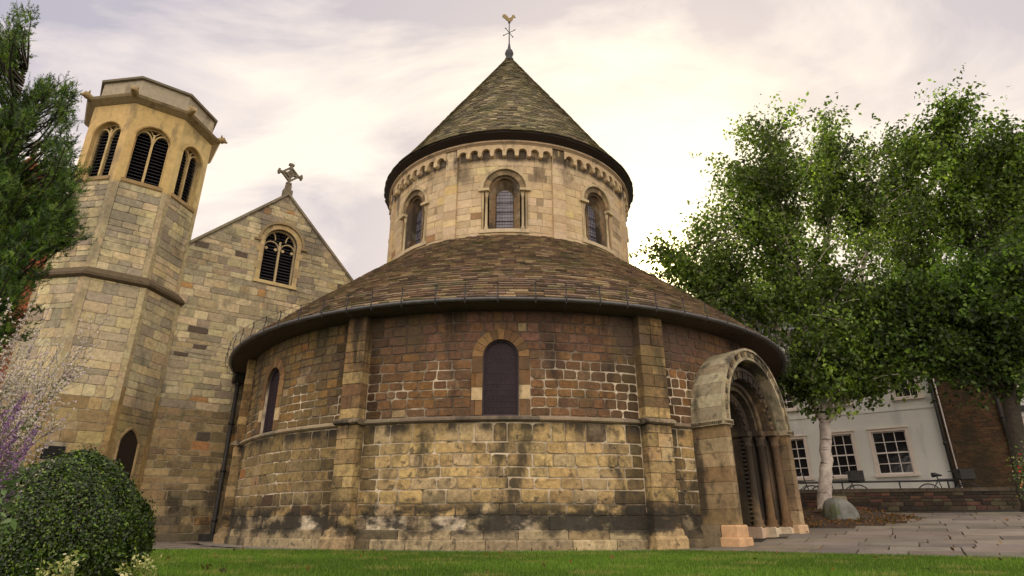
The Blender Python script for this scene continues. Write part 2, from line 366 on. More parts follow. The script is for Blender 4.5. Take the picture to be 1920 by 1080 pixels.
M['louvre'] = mat('louvre_board', (.035, .034, .040), rough=.7, bump=.2, nscale=20)
M['oak'] = mat('oak_door', (.026, .018, .012), rough=.7, nscale=30, namt=.5)
M['gild'] = mat('weathered_gilt', (.20, .15, .06), rough=.45, metallic=.6, bump=.1)
M['leaf'] = leafmat('leaf', .42)
M['yew'] = leafmat('yew_needle', .22)
M['box'] = leafmat('box_leaf', .18, .35, .5)
M['grass'] = leafmat('grass_blade', .35, .6)
M['petal'] = leafmat('petal', .4, .7)
M['bark'] = mat('birch_bark', attr=True, nscale=9, namt=.25, bump=.5, bscale=30, stains=[((.03, .026, .022), (.35, .35, 2.2), 4.5, .57, .66, .85, None), ((.12, .09, .06), (1, 1, .6), 2, .55, .7, .5, None)])
M['darkbark'] = mat('dark_bark', (.04, .033, .024), nscale=14, namt=.5, bump=.8, bscale=20)
M['render'] = mat('white_render', (.64, .65, .60), nscale=1.2, namt=.06, bump=.12, bscale=6, stains=[((.40, .39, .38), (1, 1, .25), 1.3, .55, .75, .5, None)])
M['wframe'] = mat('window_paint', (.66, .58, .50), bump=.05, namt=.08)
M['whitepaint'] = mat('sash_paint', (.75, .70, .66), bump=.05, namt=.05)
M['pane'] = glassmat('house_glass', (.016, .016, .018), .08)
M['soil'] = mat('soil', (.055, .035, .022), nscale=5, namt=.6, bump=1, bscale=14)
M['rock'] = mat('boulder_rock', (.17, .175, .155), nscale=5, namt=.4, bump=.8, bscale=9, stains=[((.09, .11, .04), (1, 1, 1), 2.2, .5, .62, .7, None)])
M['paving'] = mat('paving_stone', attr=True, nscale=2.2, namt=.25, bump=.35, bscale=22, rough=.7, stains=[((.07, .075, .045), (1, 1, 1), .8, .56, .68, .5, None)])
M['earth'] = mat('joint_dirt', (.040, .036, .026), nscale=6, namt=.4, bump=.5)
M['turf'] = mat('turf', (.030, .050, .010), nscale=9, namt=.5, bump=.8, bscale=60)
M['gravel'] = mat('gravel', (.27, .25, .21), nscale=60, namt=.6, bump=1, bscale=70)

# ------------------------------------------------------------------ ground
LN = (.54, .84)
def gz(x, y):
    s = (x-2.8)*LN[0]+(y-10.7)*LN[1]
    z = .070*max(0.0, s)
    z = min(z, 1.0+.01*max(0, s-13)) if s > 13 else z
    # only on the right-hand side of the church
    k = max(0, min(1, (x-1.5)/4.0)); z *= k
    if y > 45: z *= 1
    d = math.hypot((x-8.3)/1.7, (y-16.7)/1.5); z += .17*max(0, 1-d*d)
    if abs(x) > 60 or y > 80: z = min(z, .9)
    return z
def lawn_edge(x):
    """y of the lawn's far edge at x"""
    yl = 10.9 if x < -4.4 else 1e9
    r = 7.74; dx = x+.108
    yr = 18-sqrt(r*r-dx*dx) if abs(dx) < r else 1e9
    ln = 10.7-(x-2.8)*LN[0]/LN[1]-.05
    c = min(yl if x < -2.6 else 1e9, yr)
    if x < -2.6: c = min(10.95, yr)
    return min(c, ln) if x > 2.0 else c
def build_ground():
    mb = MB()
    xs = sorted(set([-1500, -500, -150, -60, -30, -15]+[i*.8 for i in range(-15, 34)]+[30, 40, 60, 150, 500, 1500]))
    ys = sorted(set([-800, -200, -50, -15, -5]+[i*.8 for i in range(0, 42)]+[36, 42, 50, 80, 150, 500, 1500]))
    V = [(x, y, gz(x, y)-.03) for y in ys for x in xs]; n = len(xs)
    mb.add(V, [(j*n+i, j*n+i+1, (j+1)*n+i+1, (j+1)*n+i) for j in range(len(ys)-1) for i in range(n-1)], (.1, .1, .1), True)
    g = mb.build('ground', M['earth']); tag(g, 'dark earth under the churchyard', 'ground', kind='structure')
    # lawn
    mb = MB(); xs = [i*.3 for i in range(-50, 32)]
    for a, b in zip(xs, xs[1:]):
        ya, yb = lawn_edge(a), lawn_edge(b); k = 8
        for q in range(k):
            mb.add([(a, -6+(ya+6)*q/k, .0), (b, -6+(yb+6)*q/k, .0), (b, -6+(yb+6)*(q+1)/k, 0), (a, -6+(ya+6)*(q+1)/k, 0)], [(0, 1, 2, 3)])
    tag(mb.build('lawn', M['turf']), 'mown green lawn in front of the church', 'lawn', kind='structure')
    # gravel strip round the nave
    mb = MB()
    lathe(mb, (-.108, 18, .004), [(7.76, 0), (7.2, .0)], (.3, .3, .3), 160, a0=radians(-170), a1=radians(-52))
    tag(mb.build('gravel_strip', M['gravel']), 'pale gravel strip at the foot of the round wall', 'gravel strip', kind='structure')
    # paving slabs
    mb = MB(); pal = [s2l(c) for c in ((126, 118, 108), (120, 112, 103), (132, 124, 112), (114, 107, 98), (122, 114, 100), (128, 120, 112))]
    t = (LN[1], -LN[0])   # along the lawn's right edge
    s = .02; row = 0
    while s < 9.2:
        dh = random.uniform(.5, .85); u = -9+random.uniform(0, .6)
        while u < 17:
            w = random.uniform(.6, 1.25); j = lambda: random.uniform(-.012, .012); g = .012
            cr = [(u+g, s+g), (u+w-g, s+g), (u+w-g, s+dh-g), (u+g, s+dh-g)]
            P = [(2.8+t[0]*a+LN[0]*b, 10.7+t[1]*a+LN[1]*b) for a, b in cr]
            cx = sum(p[0] for p in P)/4; cy = sum(p[1] for p in P)/4
            r = math.hypot(cx+.108, cy-18)
            inbed = ((cx-8.2)/2.0)**2+((cy-16.6)/2.3)**2 < 1 or (5.2 < cx < 8.3 and 13.6 < cy < 18 and cx < 8.9-(cy-13.6)*.1)
            if r > 7.3 and cx > 1.5 and not inbed and cy < 19.5:
                o = random.uniform(-.008, .008)
                V = [(x, y, gz(x, y)-.05) for x, y in P]+[(x+j()*.5, y+j()*.5, gz(x, y)+.012+o+j()*.4) for x, y in P]
                c = vary(random.choice(pal), .12)
                mb.add(V, CUBEF, c)
            u += w
        s += dh; row += 1
    tag(mb.build('paving', M['paving']), 'worn grey stone slab paving rising to the right', 'paving', kind='structure')
    # path on the left
    mb = MB(); y = 10.97
    while y < 17:
        dh = random.uniform(.4, .7); x = -16+random.uniform(0, .5)
        while x < -2.5:
            w = random.uniform(.5, 1.0)
            if math.hypot(x+w/2+.108, y+dh/2-18) > 7.9:
                c = vary(random.choice(pal), .12); z = random.uniform(0, .008)+.01
                hexa(mb, [(x+.01, y+.01, -.05), (x+w-.01, y+.01, -.05), (x+w-.01, y+dh-.01, -.05), (x+.01, y+dh-.01, -.05), (x+.01, y+.01, z), (x+w-.01, y+.01, z), (x+w-.01, y+dh-.01, z), (x+.01, y+dh-.01, z)], c)
            x += w
        y += dh
    tag(mb.build('path', M['paving']), 'grey flagged path between the lawn and the gabled wing', 'path', kind='structure')
    # soil bed round the birch
    mb = MB(); V = []; n = 36
    for k in range(9):
        for i in range(n):
            a = 2*pi*i/n; rr = k/8*(1+.09*sin(3*a+1)+.06*sin(7*a))
            x, y = 7.7+2.5*rr*cos(a), 16.2+2.6*rr*sin(a)
            V.append((x, y, gz(x, y)+.035*(1-k/8)+random.uniform(-.015, .02)+(.0 if k < 8 else -.06)))
    mb.add(V, [(k*n+i, (k+1)*n+i, (k+1)*n+(i+1) % n, k*n+(i+1) % n) for k in range(8) for i in range(n)], (.1, .1, .1), True)
    tag(mb.build('soil_bed', M['soil']), 'bare brown soil bed under the birch', 'soil bed', kind='structure')
build_ground()
def build_grass():
    n = 330000
    # density higher close to the camera
    Y = 4.2+(11.2-4.2)*rng.random(n)**1.25; X = (rng.random(n)*2-1)*(Y*.98+.6)
    E = np.array([lawn_edge(x) for x in np.linspace(-14, 14, 561)]); ed = np.interp(X, np.linspace(-14, 14, 561), E)
    k = Y < ed+rng.normal(0, .05, n)+.05; X, Y = X[k], Y[k]; n = len(X)
    h = (.022+.022*rng.random(n))*(.8+.4*(np.sin(X*2.3)+np.sin(Y*3.1+X))*.25+.2)*np.where(rng.random(n) < .03, 1.7, 1.0); a = rng.random(n)*2*pi; w = .0028+.002*rng.random(n)
    ln = rng.normal(0, .35, (n, 2))*h[:, None]
    B = np.stack([X, Y, np.zeros(n)], 1); D = np.stack([np.cos(a), np.sin(a), np.zeros(n)], 1)*w[:, None]
    V = np.empty((n, 3, 3)); V[:, 0] = B-D; V[:, 1] = B+D; V[:, 2] = B+np.c_[ln, h]
    base = np.array([s2l((84, 120, 30)), s2l((102, 138, 40)), s2l((70, 104, 26)), s2l((118, 140, 60))]); pt = .5+.5*np.sin(X*1.1+np.sin(Y*2))
    dry = (np.sin(X*3.7+1.3*np.sin(Y*2.9))*np.sin(Y*4.3+1.7*np.sin(X*1.9)) > .55)&(rng.random(n) < .5)
    c = base[rng.integers(0, 4, n)]*(.6+.8*rng.random((n, 1)))*(0.8+.35*pt[:, None]); c[dry] = np.array(s2l((150, 146, 84)))*(.7+.5*rng.random((dry.sum(), 1)))
    o = fast('grass', V.reshape(-1, 3), np.arange(n*3).reshape(-1, 3), M['grass'], cols=c)
    tag(o, 'short mown grass blades covering the lawn', 'grass', kind='stuff')
build_grass()

# ------------------------------------------------------------------ the church
CX, CY = -.108, 18.0
church = empty('church', (CX, CY, 0), 'round medieval stone church with conical slate roofs, gabled wing and octagonal bell turret', 'church')
DG = pi/180
RN = 7.2
SN = cyl(CX, CY, RN)
A = lambda deg, R=RN: deg*DG*R           # degrees to arc length
NW = [(-.8, 2.66), (-46.0, 2.66)]        # nave windows: centre, half width in degrees
PORT = 40.2
PILS = [(-62, 1.6, .17), (-23.4, 1.75, .22), (22.4, 2.15, .22), (68, 1.8, .2)]
def nave_col(u, v):
    a = u/RN/DG
    if v < .56: pal = [(158, 144, 112), (148, 134, 106), (138, 124, 98), (166, 150, 116), (130, 118, 94)]
    elif v < 2.2:
        pal = [(178, 152, 104), (182, 158, 110), (170, 146, 100), (186, 160, 108), (162, 140, 98), (174, 154, 116), (172, 146, 98)]
        if a < -24: pal = [(136, 116, 76), (126, 108, 74), (144, 124, 82), (118, 102, 70), (140, 124, 88)]
    else:
        pal = [(116, 86, 58), (108, 80, 56), (122, 92, 58), (100, 76, 54), (114, 90, 66), (124, 92, 56), (106, 82, 60)]
        if a < -24: pal = [(118, 98, 62), (124, 102, 64), (110, 90, 60), (130, 102, 60), (104, 88, 58), (120, 104, 72)]
        if v > 3.5 and a > -24: pal = [(112, 84, 62), (104, 76, 58), (120, 90, 64), (116, 86, 70)]
    c = s2l(random.choice(pal))
    if random.random() < .03: c = s2l(random.choice([(146, 104, 62), (84, 68, 52), (150, 130, 96)]))
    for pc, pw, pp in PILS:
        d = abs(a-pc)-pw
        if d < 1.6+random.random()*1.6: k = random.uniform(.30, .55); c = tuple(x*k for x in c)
    return vary(c, .13, .02)
def build_nave_wall():
    mb = MB()
    holes = [(A(c), A(hw), 2.22, 3.32, rnd_top(A(hw))) for c, hw in NW]
    ph = (A(PORT), 1.16, -.2, 2.2, lambda x: sqrt(max(0, 1.16**2-x*x)))
    pale = s2l((206, 192, 166))
    plate(mb, SN, A(-180), A(180), -.2, 4.3, holes+[ph], -.002, -.34, pale, step=.35)
    mb.m = 1
    # keep clear for surrounds and pilasters
    hb = [(A(c), A(hw)+.21, 2.22, 3.32, rnd_top(A(hw)+.21)) for c, hw in NW]
    pb = (A(PORT), 1.26, -.3, 2.2, rnd_top(1.26))
    pil = [(A(c), A(w), 0, 9, lambda x: 0) for c, w, p in PILS]
    lo, hi = A(-118), A(118)
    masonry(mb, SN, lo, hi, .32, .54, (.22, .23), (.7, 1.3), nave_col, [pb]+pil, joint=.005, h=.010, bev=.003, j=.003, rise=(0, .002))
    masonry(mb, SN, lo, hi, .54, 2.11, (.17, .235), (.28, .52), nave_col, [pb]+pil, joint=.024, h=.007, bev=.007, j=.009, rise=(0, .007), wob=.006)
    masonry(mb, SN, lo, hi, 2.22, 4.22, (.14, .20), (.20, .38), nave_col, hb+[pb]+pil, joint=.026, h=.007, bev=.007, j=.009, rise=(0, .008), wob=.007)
    # plinth course
    for v0, v1, w in ((0, .17, .075), (.17, .32, .045)):
        u = lo
        while u < hi:
            l = random.uniform(.45, .95)
            if abs(u+l/2-A(PORT)) > 1.1:
                prof(mb, SN, u+.006, u+l-.006, [(v0-.1 if v0 == 0 else v0, -.01), (v0-.1 if v0 == 0 else v0, w), (v1-.03, w), (v1-.004, w-.03), (v1-.004, -.01)], nave_col(u, .1), 2)
            u += l
    w = mb.build('nave_wall', [M['mortar'], M['nave']], church)
    # string course
    mb = MB(); u = lo; done = False
    while u < hi:
        l = random.uniform(.5, 1.2)
        if not done and u+l/2 > A(PORT): mb.build('string_course', M['trim'], church); mb = MB(); done = True
        if abs(u+l/2-A(PORT)) > 1.45:
            c = vary(s2l(random.choice([(150, 136, 112), (128, 116, 98), (164, 148, 120), (108, 98, 84)])), .1)
            prof(mb, SN, u+.003, u+l-.003, [(2.12, -.01), (2.125, .05), (2.15, .095), (2.185, .095), (2.225, .02), (2.225, -.01)], c, 3)
        u += l
    mb.build('string_course', M['trim'], church)
    for c, hw, p in PILS:
        mb = MB(); u0, u1 = A(c-hw), A(c+hw); um = (u0+u1)/2
        cs = courses(.32, 2.12, .19, .26)+courses(2.24, 4.2, .17, .24)
        for a, b in zip(cs, cs[1:]):
            if b-a > .3: continue
            pal = [(166, 142, 98), (150, 128, 88), (138, 116, 80), (176, 152, 108)] if a < 2 else [(150, 122, 80), (128, 102, 68), (116, 92, 64), (170, 144, 98)]
            split = random.random() < .5; cuts = [u0, um+random.uniform(-.06, .06), u1] if split else [u0, u1]
            for x, y in zip(cuts, cuts[1:]):
                j = random.uniform(-.008, .008); g = .007
                P = [SN(x+g, a+g, -.03), SN(y-g, a+g, -.03), SN(y-g, a+g, p+j), SN(x+g, a+g, p+j), SN(x+g, b-g, -.03), SN(y-g, b-g, -.03), SN(y-g, b-g, p+j), SN(x+g, b-g, p+j)]
                mb.add(P, CUBEF, vary(s2l(random.choice(pal)), .12))
        sbox(mb, SN, u0+.012, u1-.012, .1, 4.25, -.05, p-.014, s2l((110, 96, 74)), 2)
        # stepped base and string-course cap
        bc = s2l((160, 140, 104))
        prof(mb, SN, u0-.05, u1+.05, [(-.1, -.02), (-.1, p+.10), (.17, p+.10), (.22, p+.05), (.22, -.02)], vary(bc), 2)
        prof(mb, SN, u0-.015, u1+.015, [(.22, -.02), (.22, p+.05), (.30, p+.045), (.34, p+.0), (.34, -.02)], vary(bc), 2)
        prof(mb, SN, u0-.05, u1+.05, [(2.115, -.02), (2.125, p+.03), (2.15, p+.085), (2.19, p+.085), (2.235, p+.005), (2.235, -.02)], s2l((150, 136, 112)), 2)
        mb.build('pilaster', M['nave'], church)
build_nave_wall()
def lead_grid(mb, S, uc, hw, v0, vs_, top, w, nu, dv, r=.005, col=(.03, .03, .03)):
    for i in range(1, nu):
        u = uc-hw+2*hw*i/nu; sbox(mb, S, u-r, u+r, v0, vs_+top(u-uc), w, w+.008, col)
    v = v0+dv
    while v < vs_+top(0)-.03:
        x = hw
        if v > vs_:
            for q in np.linspace(0, hw, 40):
                if vs_+top(q) > v: x = q
        sbox(mb, S, uc-x, uc+x, v-r, v+r, w+.0015, w+.0095, col); v += dv
def build_nave_windows():
    for c, hwd in NW:
        uc, hw = A(c), A(hwd); mb = MB(); t = rnd_top(hw)
        cf = lambda: vary(s2l(random.choice([(126, 98, 66), (114, 88, 60), (136, 106, 70), (104, 82, 58)])), .1)
        aring(mb, SN, uc, 3.32, hw+.002, hw+.2, -.05, .017, 0, pi, 11, cf, .010, 2)
        for s in (-1, 1):
            cs = courses(2.235, 3.32, .18, .30)
            for i, (a, b) in enumerate(zip(cs, cs[1:])):
                wd = .20 if i % 2 else .13
                u0, u1 = sorted((uc+s*(hw+.002), uc+s*(hw+wd)))
                sbox(mb, SN, u0, u1, a+.005, b-.005, -.05, .019, cf() if i != 1 else s2l((190, 168, 128)))
                if wd < .2:
                    u2, u3 = sorted((uc+s*(hw+wd+.008), uc+s*(hw+.21))); sbox(mb, SN, u2, u3, a+.005, b-.005, -.05, .012, nave_col(uc, 3))
        w = mb.build('nave_window', M['trim'], church)
        mb = MB(); poly(mb, SN, arch_pts(uc, hw+.01, 2.2, 3.32, rnd_top(hw+.01)), -.16, -.10, (.03, .03, .04))
        mb.build('glass', M['nglass'], w)
        mb = MB(); v = 2.3; row = 0
        while v < 3.32+hw-.04:
            x = hw-.02 if v < 3.32 else sqrt(max(0, hw*hw-(v-3.32)**2))-.02
            sbox(mb, SN, uc-x, uc+x, v-.003, v+.003, -.0985, -.092, (.1, .1, .1))
            for k in range(-4, 5):
                q = (k+.5*(row % 2))*.095
                if abs(q) < x-.01: sbox(mb, SN, uc+q-.003, uc+q+.003, v+.003, v+.102, -.099, -.093, (.1, .1, .1))
            v += .105; row += 1
        # iron frame
        aring(mb, SN, uc, 3.32, hw-.025, hw, -.10, -.06, 0, pi, 16, (.03, .03, .03), 0, 1)
        for s in (-1, 1):
            u0, u1 = sorted((uc+s*hw, uc+s*(hw-.025))); sbox(mb, SN, u0, u1, 2.225, 3.32, -.10, -.06, (.03, .03, .03))
        sbox(mb, SN, uc-hw+.025, uc+hw-.025, 2.225, 2.26, -.10, -.06, (.03, .03, .03))
        mb.build('guard_mesh', M['mesh'], w)
build_nave_windows()

# ---- doorway
def build_portal():
    a = PORT*DG; nr = (sin(a), -cos(a), 0); t = (cos(a), sin(a), 0); RF = 7.8
    S = flat((CX+nr[0]*RF, CY+nr[1]*RF, 0), t, nr)       # w=0 is the portal's front plane
    IM = 2.16; R0, R1 = 1.26, 1.08
    st = lambda: vary(s2l(random.choice([(160, 142, 108), (152, 132, 98), (166, 148, 114), (142, 120, 86)])), .08)
    grey = lambda: vary(s2l(random.choice([(164, 154, 126), (152, 142, 114), (172, 162, 132)])), .08)
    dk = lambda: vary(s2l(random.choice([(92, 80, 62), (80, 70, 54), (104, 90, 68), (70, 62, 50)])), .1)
    STL = 1.24    # slight stilting of the outer arch
    mb = MB()
    aring(mb, S, 0, IM+.08, R1, R0, -1.2, 0, 0, pi, 19, grey, .004, 2, STL)
    for s in (-1, 1):
        cs = courses(.40, IM-.02, .2, .3)
        for i, (p, q) in enumerate(zip(cs, cs[1:])):
            u0, u1 = sorted((s*R1, s*R0)); c = st()
            # piers: front stones and flank stones
            sbox(mb, S, u0, u1, p+.003, q-.003, -1.2, 0, c)
    d = mb.build('doorway', M['portal'], church)
    # ornament on the outer order: raised edge rolls, small beads and blocks between
    mb = MB()
    aring(mb, S, 0, IM+.08, R0-.035, R0+.005, -.03, .035, 0, pi, 40, grey, 0, 1, STL)
    aring(mb, S, 0, IM+.08, R1-.01, R1+.03, -.03, .03, 0, pi, 40, grey, 0, 1, STL)
    for i in range(27):
        th = pi*(i+.5)/27; b = pi/27*.28
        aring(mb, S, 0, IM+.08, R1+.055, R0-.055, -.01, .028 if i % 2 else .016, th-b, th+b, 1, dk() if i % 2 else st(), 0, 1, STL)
    mb.build('arch_ornament', M['portal'], d)
    orders = [(R1, .86, -.24), (.86, .69, -.44), (.69, .52, -.64)]
    for s in (-1, 1):
        mb = MB()
        u0, u1 = sorted((s*(R1-.04), s*(R0+.07)))
        sbox(mb, S, u0, u1, IM-.02, IM+.08, -1.1, .06, grey())
        for k in range(int((u1-u0)/.045)):
            sbox(mb, S, u0+k*.045+.004, u0+k*.045+.03, IM+.0, IM+.05, .05, .072, dk())
        for k in range(24):
            e = s*(R0+.07); e0, e1 = sorted((e-.005*s, e+.014*s)); sbox(mb, S, e0, e1, IM+.0, IM+.05, -.04-k*.045, -.01-k*.045, dk())
        for r0, r1, w in orders:
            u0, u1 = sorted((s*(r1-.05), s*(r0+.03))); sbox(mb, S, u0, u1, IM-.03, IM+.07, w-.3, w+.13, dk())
        mb.build('impost', M['portal'], d)
    for r0, r1, w in orders:
        mb = MB()
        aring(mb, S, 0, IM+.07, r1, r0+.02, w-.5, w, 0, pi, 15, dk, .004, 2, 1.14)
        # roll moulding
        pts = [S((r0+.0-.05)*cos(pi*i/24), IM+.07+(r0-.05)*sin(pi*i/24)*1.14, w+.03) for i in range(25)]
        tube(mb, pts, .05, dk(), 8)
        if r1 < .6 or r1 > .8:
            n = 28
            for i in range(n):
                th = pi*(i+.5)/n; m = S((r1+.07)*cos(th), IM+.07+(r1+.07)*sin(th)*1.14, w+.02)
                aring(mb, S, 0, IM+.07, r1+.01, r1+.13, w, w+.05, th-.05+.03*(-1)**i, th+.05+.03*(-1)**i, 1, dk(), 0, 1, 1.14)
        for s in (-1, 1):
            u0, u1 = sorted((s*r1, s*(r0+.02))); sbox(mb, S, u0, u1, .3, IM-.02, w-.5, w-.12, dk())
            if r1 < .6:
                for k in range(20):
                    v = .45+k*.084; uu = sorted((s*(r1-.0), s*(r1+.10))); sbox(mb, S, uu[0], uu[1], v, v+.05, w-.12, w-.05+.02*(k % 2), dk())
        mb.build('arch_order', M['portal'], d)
        for s in (-1, 1):
            mb = MB(); uc = s*(r0-.07); P = S(uc, 0, w+.0)
            c = vary(s2l(random.choice([(122, 100, 70), (112, 88, 60), (118, 100, 74)])), .1)
            lathe(mb, P, [(.0, .34), (.125, .34), (.13, .38), (.10, .42), (.115, .46), (.084, .50), (.078, 1.1), (.080, IM-.24), (.105, IM-.22), (.085, IM-.19), (.095, IM-.12), (.13, IM-.03), (.0, IM-.03)], c, 16)
            mb.build('column', M['portal'], d)
            mb = MB(); bc = vary(s2l(random.choice([(196, 176, 152), (204, 160, 118), (188, 150, 118), (206, 190, 166)])), .06)
            for h0, h1, e in ((-.15, .17, .15), (.17, .36, .125)):
                prof(mb, S, uc-e, uc+e, [(h0, w-.3), (h0, w+e+.0), (h1-.03, w+e+.0), (h1-.003, w+e-.03), (h1-.003, w-.3)], vary(bc, .08))
            mb.build('base_stone', M['base'], d)
    for s in (-1, 1):
        for h0, h1, e in ((-.15, .2, .12), (.2, .40, .06)):
            mb = MB(); u0, u1 = sorted((s*(R1-.08-e*.3), s*(R0+e)))
            c = vary(s2l((192, 158, 118) if s < 0 else (196, 164, 132)), .06)
            n = 5; pts = []
            # octagonal-cornered pad
            q = .06; w1 = e; w0 = -.30
            P2 = [(u0, w0), (u1, w0), (u1, w1-q), (u1-q, w1), (u0+q, w1), (u0, w1-q)]
            lo_ = [S(u, h0, w) for u, w in P2]; hi_ = [S(u, h1-.03, w) for u, w in P2]
            cu, cw = (u0+u1)/2, (w0+w1)/2; tp = [S(cu+(u-cu)*.9, h1-.002, cw+(w-cw)*.92) for u, w in P2]
            m = 6; F = [(i, (i+1) % m, m+(i+1) % m, m+i) for i in range(m)]+[(m+i, m+(i+1) % m, 2*m+(i+1) % m, 2*m+i) for i in range(m)]+[tuple(range(2*m, 3*m))]
            mb.add(lo_+hi_+tp, F, c); mb.build('base_stone', M['base'], d)
        mb = MB(); u0, u1 = sorted((s*(R1+.02), s*(R0+.06))); sbox(mb, S, u0, u1, -.1, .40, -1.2, -.32, s2l((130, 116, 92))); mb.build('pier_foot', M['portal'], d)
    mb = MB(); x = -.56
    while x < .55:
        sbox(mb, S, x+.003, x+.137, .02, 2.9, -1.24, -1.18, vary(s2l((74, 58, 40)), .2)); x += .14
    mb.build('door', M['oak'], d)
    mb = MB(); sbox(mb, S, -1.1, 1.1, -.1, .06, -1.3, -.25, s2l((120, 112, 100))); mb.build('step', M['base'], d)
build_portal()

# ---- slated roofs
def slates(name, prof_rz, rows, wmin, wmax, pal, thick, a0=-180, a1=180, edge=None):
    """prof_rz: list of (R,z) bottom to top"""
    mb = MB(); P = np.array(prof_rz, float); seg = np.r_[0, np.cumsum(np.hypot(*np.diff(P, axis=0).T))]; Ltot = seg[-1]
    f = lambda s: (np.interp(s, seg, P[:, 0]), np.interp(s, seg, P[:, 1]))
    # rows graded: wide at the bottom, narrow at the top
    hs = np.linspace(1.25, .75, rows); hs = hs/hs.sum()*Ltot; s = 0
    for i in range(rows):
        h = hs[i]; ra, za = f(s); rb, zb = f(min(Ltot, s+h*1.15)); R = max(ra, .05)
        u = random.uniform(0, .1); tot = 2*pi*(a1-a0)/360
        dn = np.array([zb-za, ra-rb]); dn /= np.linalg.norm(dn)+1e-9     # outward normal in (r,z): (dz, -dr)
        sl_ = np.array([ra-rb, za-zb]); sl_ /= np.linalg.norm(sl_)+1e-9
        ang = 0
        while ang < tot:
            w = random.uniform(wmin, wmax)*(1.15-.4*i/rows)/R; w = min(w, .5)
            if tot-(ang+w) < wmin*.5/R: w = tot-ang
            A0 = radians(a0)+ang+.004/R; A1 = radians(a0)+ang+w-.004/R
            th = thick*random.uniform(.6, 1.7); slip = random.uniform(-.015, .03)
            def pt(rz, a): return (CX+rz[0]*sin(a), CY-rz[0]*cos(a), rz[1])
            jj = random.uniform(-.006, .006)
            b0 = np.array([ra, za])+sl_*slip; b1 = np.array([rb, zb])
            c = vary(s2l(random.choice(pal)), .14)
            q0 = b0+dn*(th+thick*.6); q1 = b1+dn*(th*.2)
            m = 1 if w*R < .6 and w < .15 else 2
            for k in range(m):
                x0 = A0+(A1-A0)*k/m; x1 = A0+(A1-A0)*(k+1)/m
                P8 = [pt(b0, x0), pt(b0+sl_*jj, x1), pt(q0+sl_*jj, x1), pt(q0, x0), pt(b1, x0), pt(b1, x1), pt(q1, x1), pt(q1, x0)]
                mb.add(P8, [(0, 1, 2, 3), (3, 2, 6, 7), (0, 3, 7, 4), (1, 5, 6, 2)], c)
            ang += w
        s += h
    # closed underlay
    n = 96; Q = [(r-.01, z-.02) for r, z in prof_rz]; lathe(mb, (CX, CY, 0), Q, s2l((50, 44, 36)), n, True)
    return mb.build(name, M['slate'], church)
palN = [(132, 112, 88), (120, 100, 80), (142, 122, 92), (108, 92, 76), (122, 112, 80), (156, 138, 108), (116, 98, 84), (96, 82, 66)]
palC = [(114, 104, 76), (100, 92, 68), (126, 116, 84), (114, 106, 86), (90, 82, 64), (146, 136, 104), (106, 100, 66)]
slates('nave_roof', [(7.74, 4.30), (6.4, 5.45), (5.0, 6.62), (3.9, 7.50)], 42, .14, .36, palN, .026)
slates('conical_roof', [(4.20, 10.64), (3.96, 10.95), (3.55, 11.55), (2.4, 13.38), (1.0, 15.56), (.10, 16.98)], 66, .13, .28, palC, .015)
def ring(mb, pts, col, n=160, a0=-180, a1=180, smooth=False):
    m = len(pts); V = []; full = a1-a0 >= 360; k = n if full else n+1
    for i in range(k):
        a = radians(a0+(a1-a0)*i/n); V += [(CX+r*sin(a), CY-r*cos(a), z) for r, z in pts]
    F = []
    for i in range(n):
        j = (i+1) % k
        for q in range(m): F.append((i*m+q, j*m+q, j*m+(q+1) % m, i*m+(q+1) % m))
    mb.add(V, F, col, smooth)
def build_eaves():
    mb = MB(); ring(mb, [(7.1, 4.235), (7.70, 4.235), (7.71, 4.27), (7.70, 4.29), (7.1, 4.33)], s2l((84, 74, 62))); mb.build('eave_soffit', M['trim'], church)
    mb = MB(); c = (.06, .062, .07)
    ring(mb, [(7.71, 4.25), (7.74, 4.235), (7.785, 4.236), (7.81, 4.255), (7.815, 4.285), (7.805, 4.285), (7.80, 4.262), (7.78, 4.246), (7.745, 4.245), (7.72, 4.258)], c, 200, -180, 180, True)
    g = mb.build('gutter', M['lead'], church)
    a = -112.0; i = 0
    while a < 112:
        mb = MB(); ar = radians(a+random.uniform(-.4, .4)); t = (cos(ar), sin(ar))
        pts = [(7.66, 4.17), (7.78, 4.12), (7.87, 4.16), (7.90, 4.26), (7.87, 4.40), (7.865, 4.50), (7.88, 4.54)]
        V = []
        for r, z in pts:
            for sx in (-.011, .011):
                for dr in (-.006, .006): V.append((CX+(r+dr)*sin(ar)+sx*t[0], CY-(r+dr)*cos(ar)+sx*t[1], z))
        F = []
        for k in range(len(pts)-1):
            b = k*4; F += [(b, b+1, b+5, b+4), (b+1, b+3, b+7, b+5), (b+3, b+2, b+6, b+7), (b+2, b, b+4, b+6)]
        F += [(0, 2, 3, 1), (len(V)-4, len(V)-3, len(V)-1, len(V)-2)]
        mb.add(V, F, (.1, .1, .1)); mb.build('gutter_bracket', M['pipe'], g)
        a += 4.45; i += 1
    mb = MB()
    for r, z, q in ((7.872, 4.525, .0045), (7.868, 4.42, .002)):
        V = [(CX+r*sin(radians(k)), CY-r*cos(radians(k)), z) for k in range(-112, 113, 2)]; tube(mb, V, q, (.1, .1, .1), 5)
    # fine vertical wires
    for k in range(-1120, 1121, 9):
        b = radians(k/10); tube(mb, [(CX+7.872*sin(b), CY-7.872*cos(b), 4.28), (CX+7.872*sin(b), CY-7.872*cos(b), 4.525)], .0010, (.1, .1, .1), 3, cap=False)
    mb.build('guard_rail', M['pipe'], g)
build_eaves()

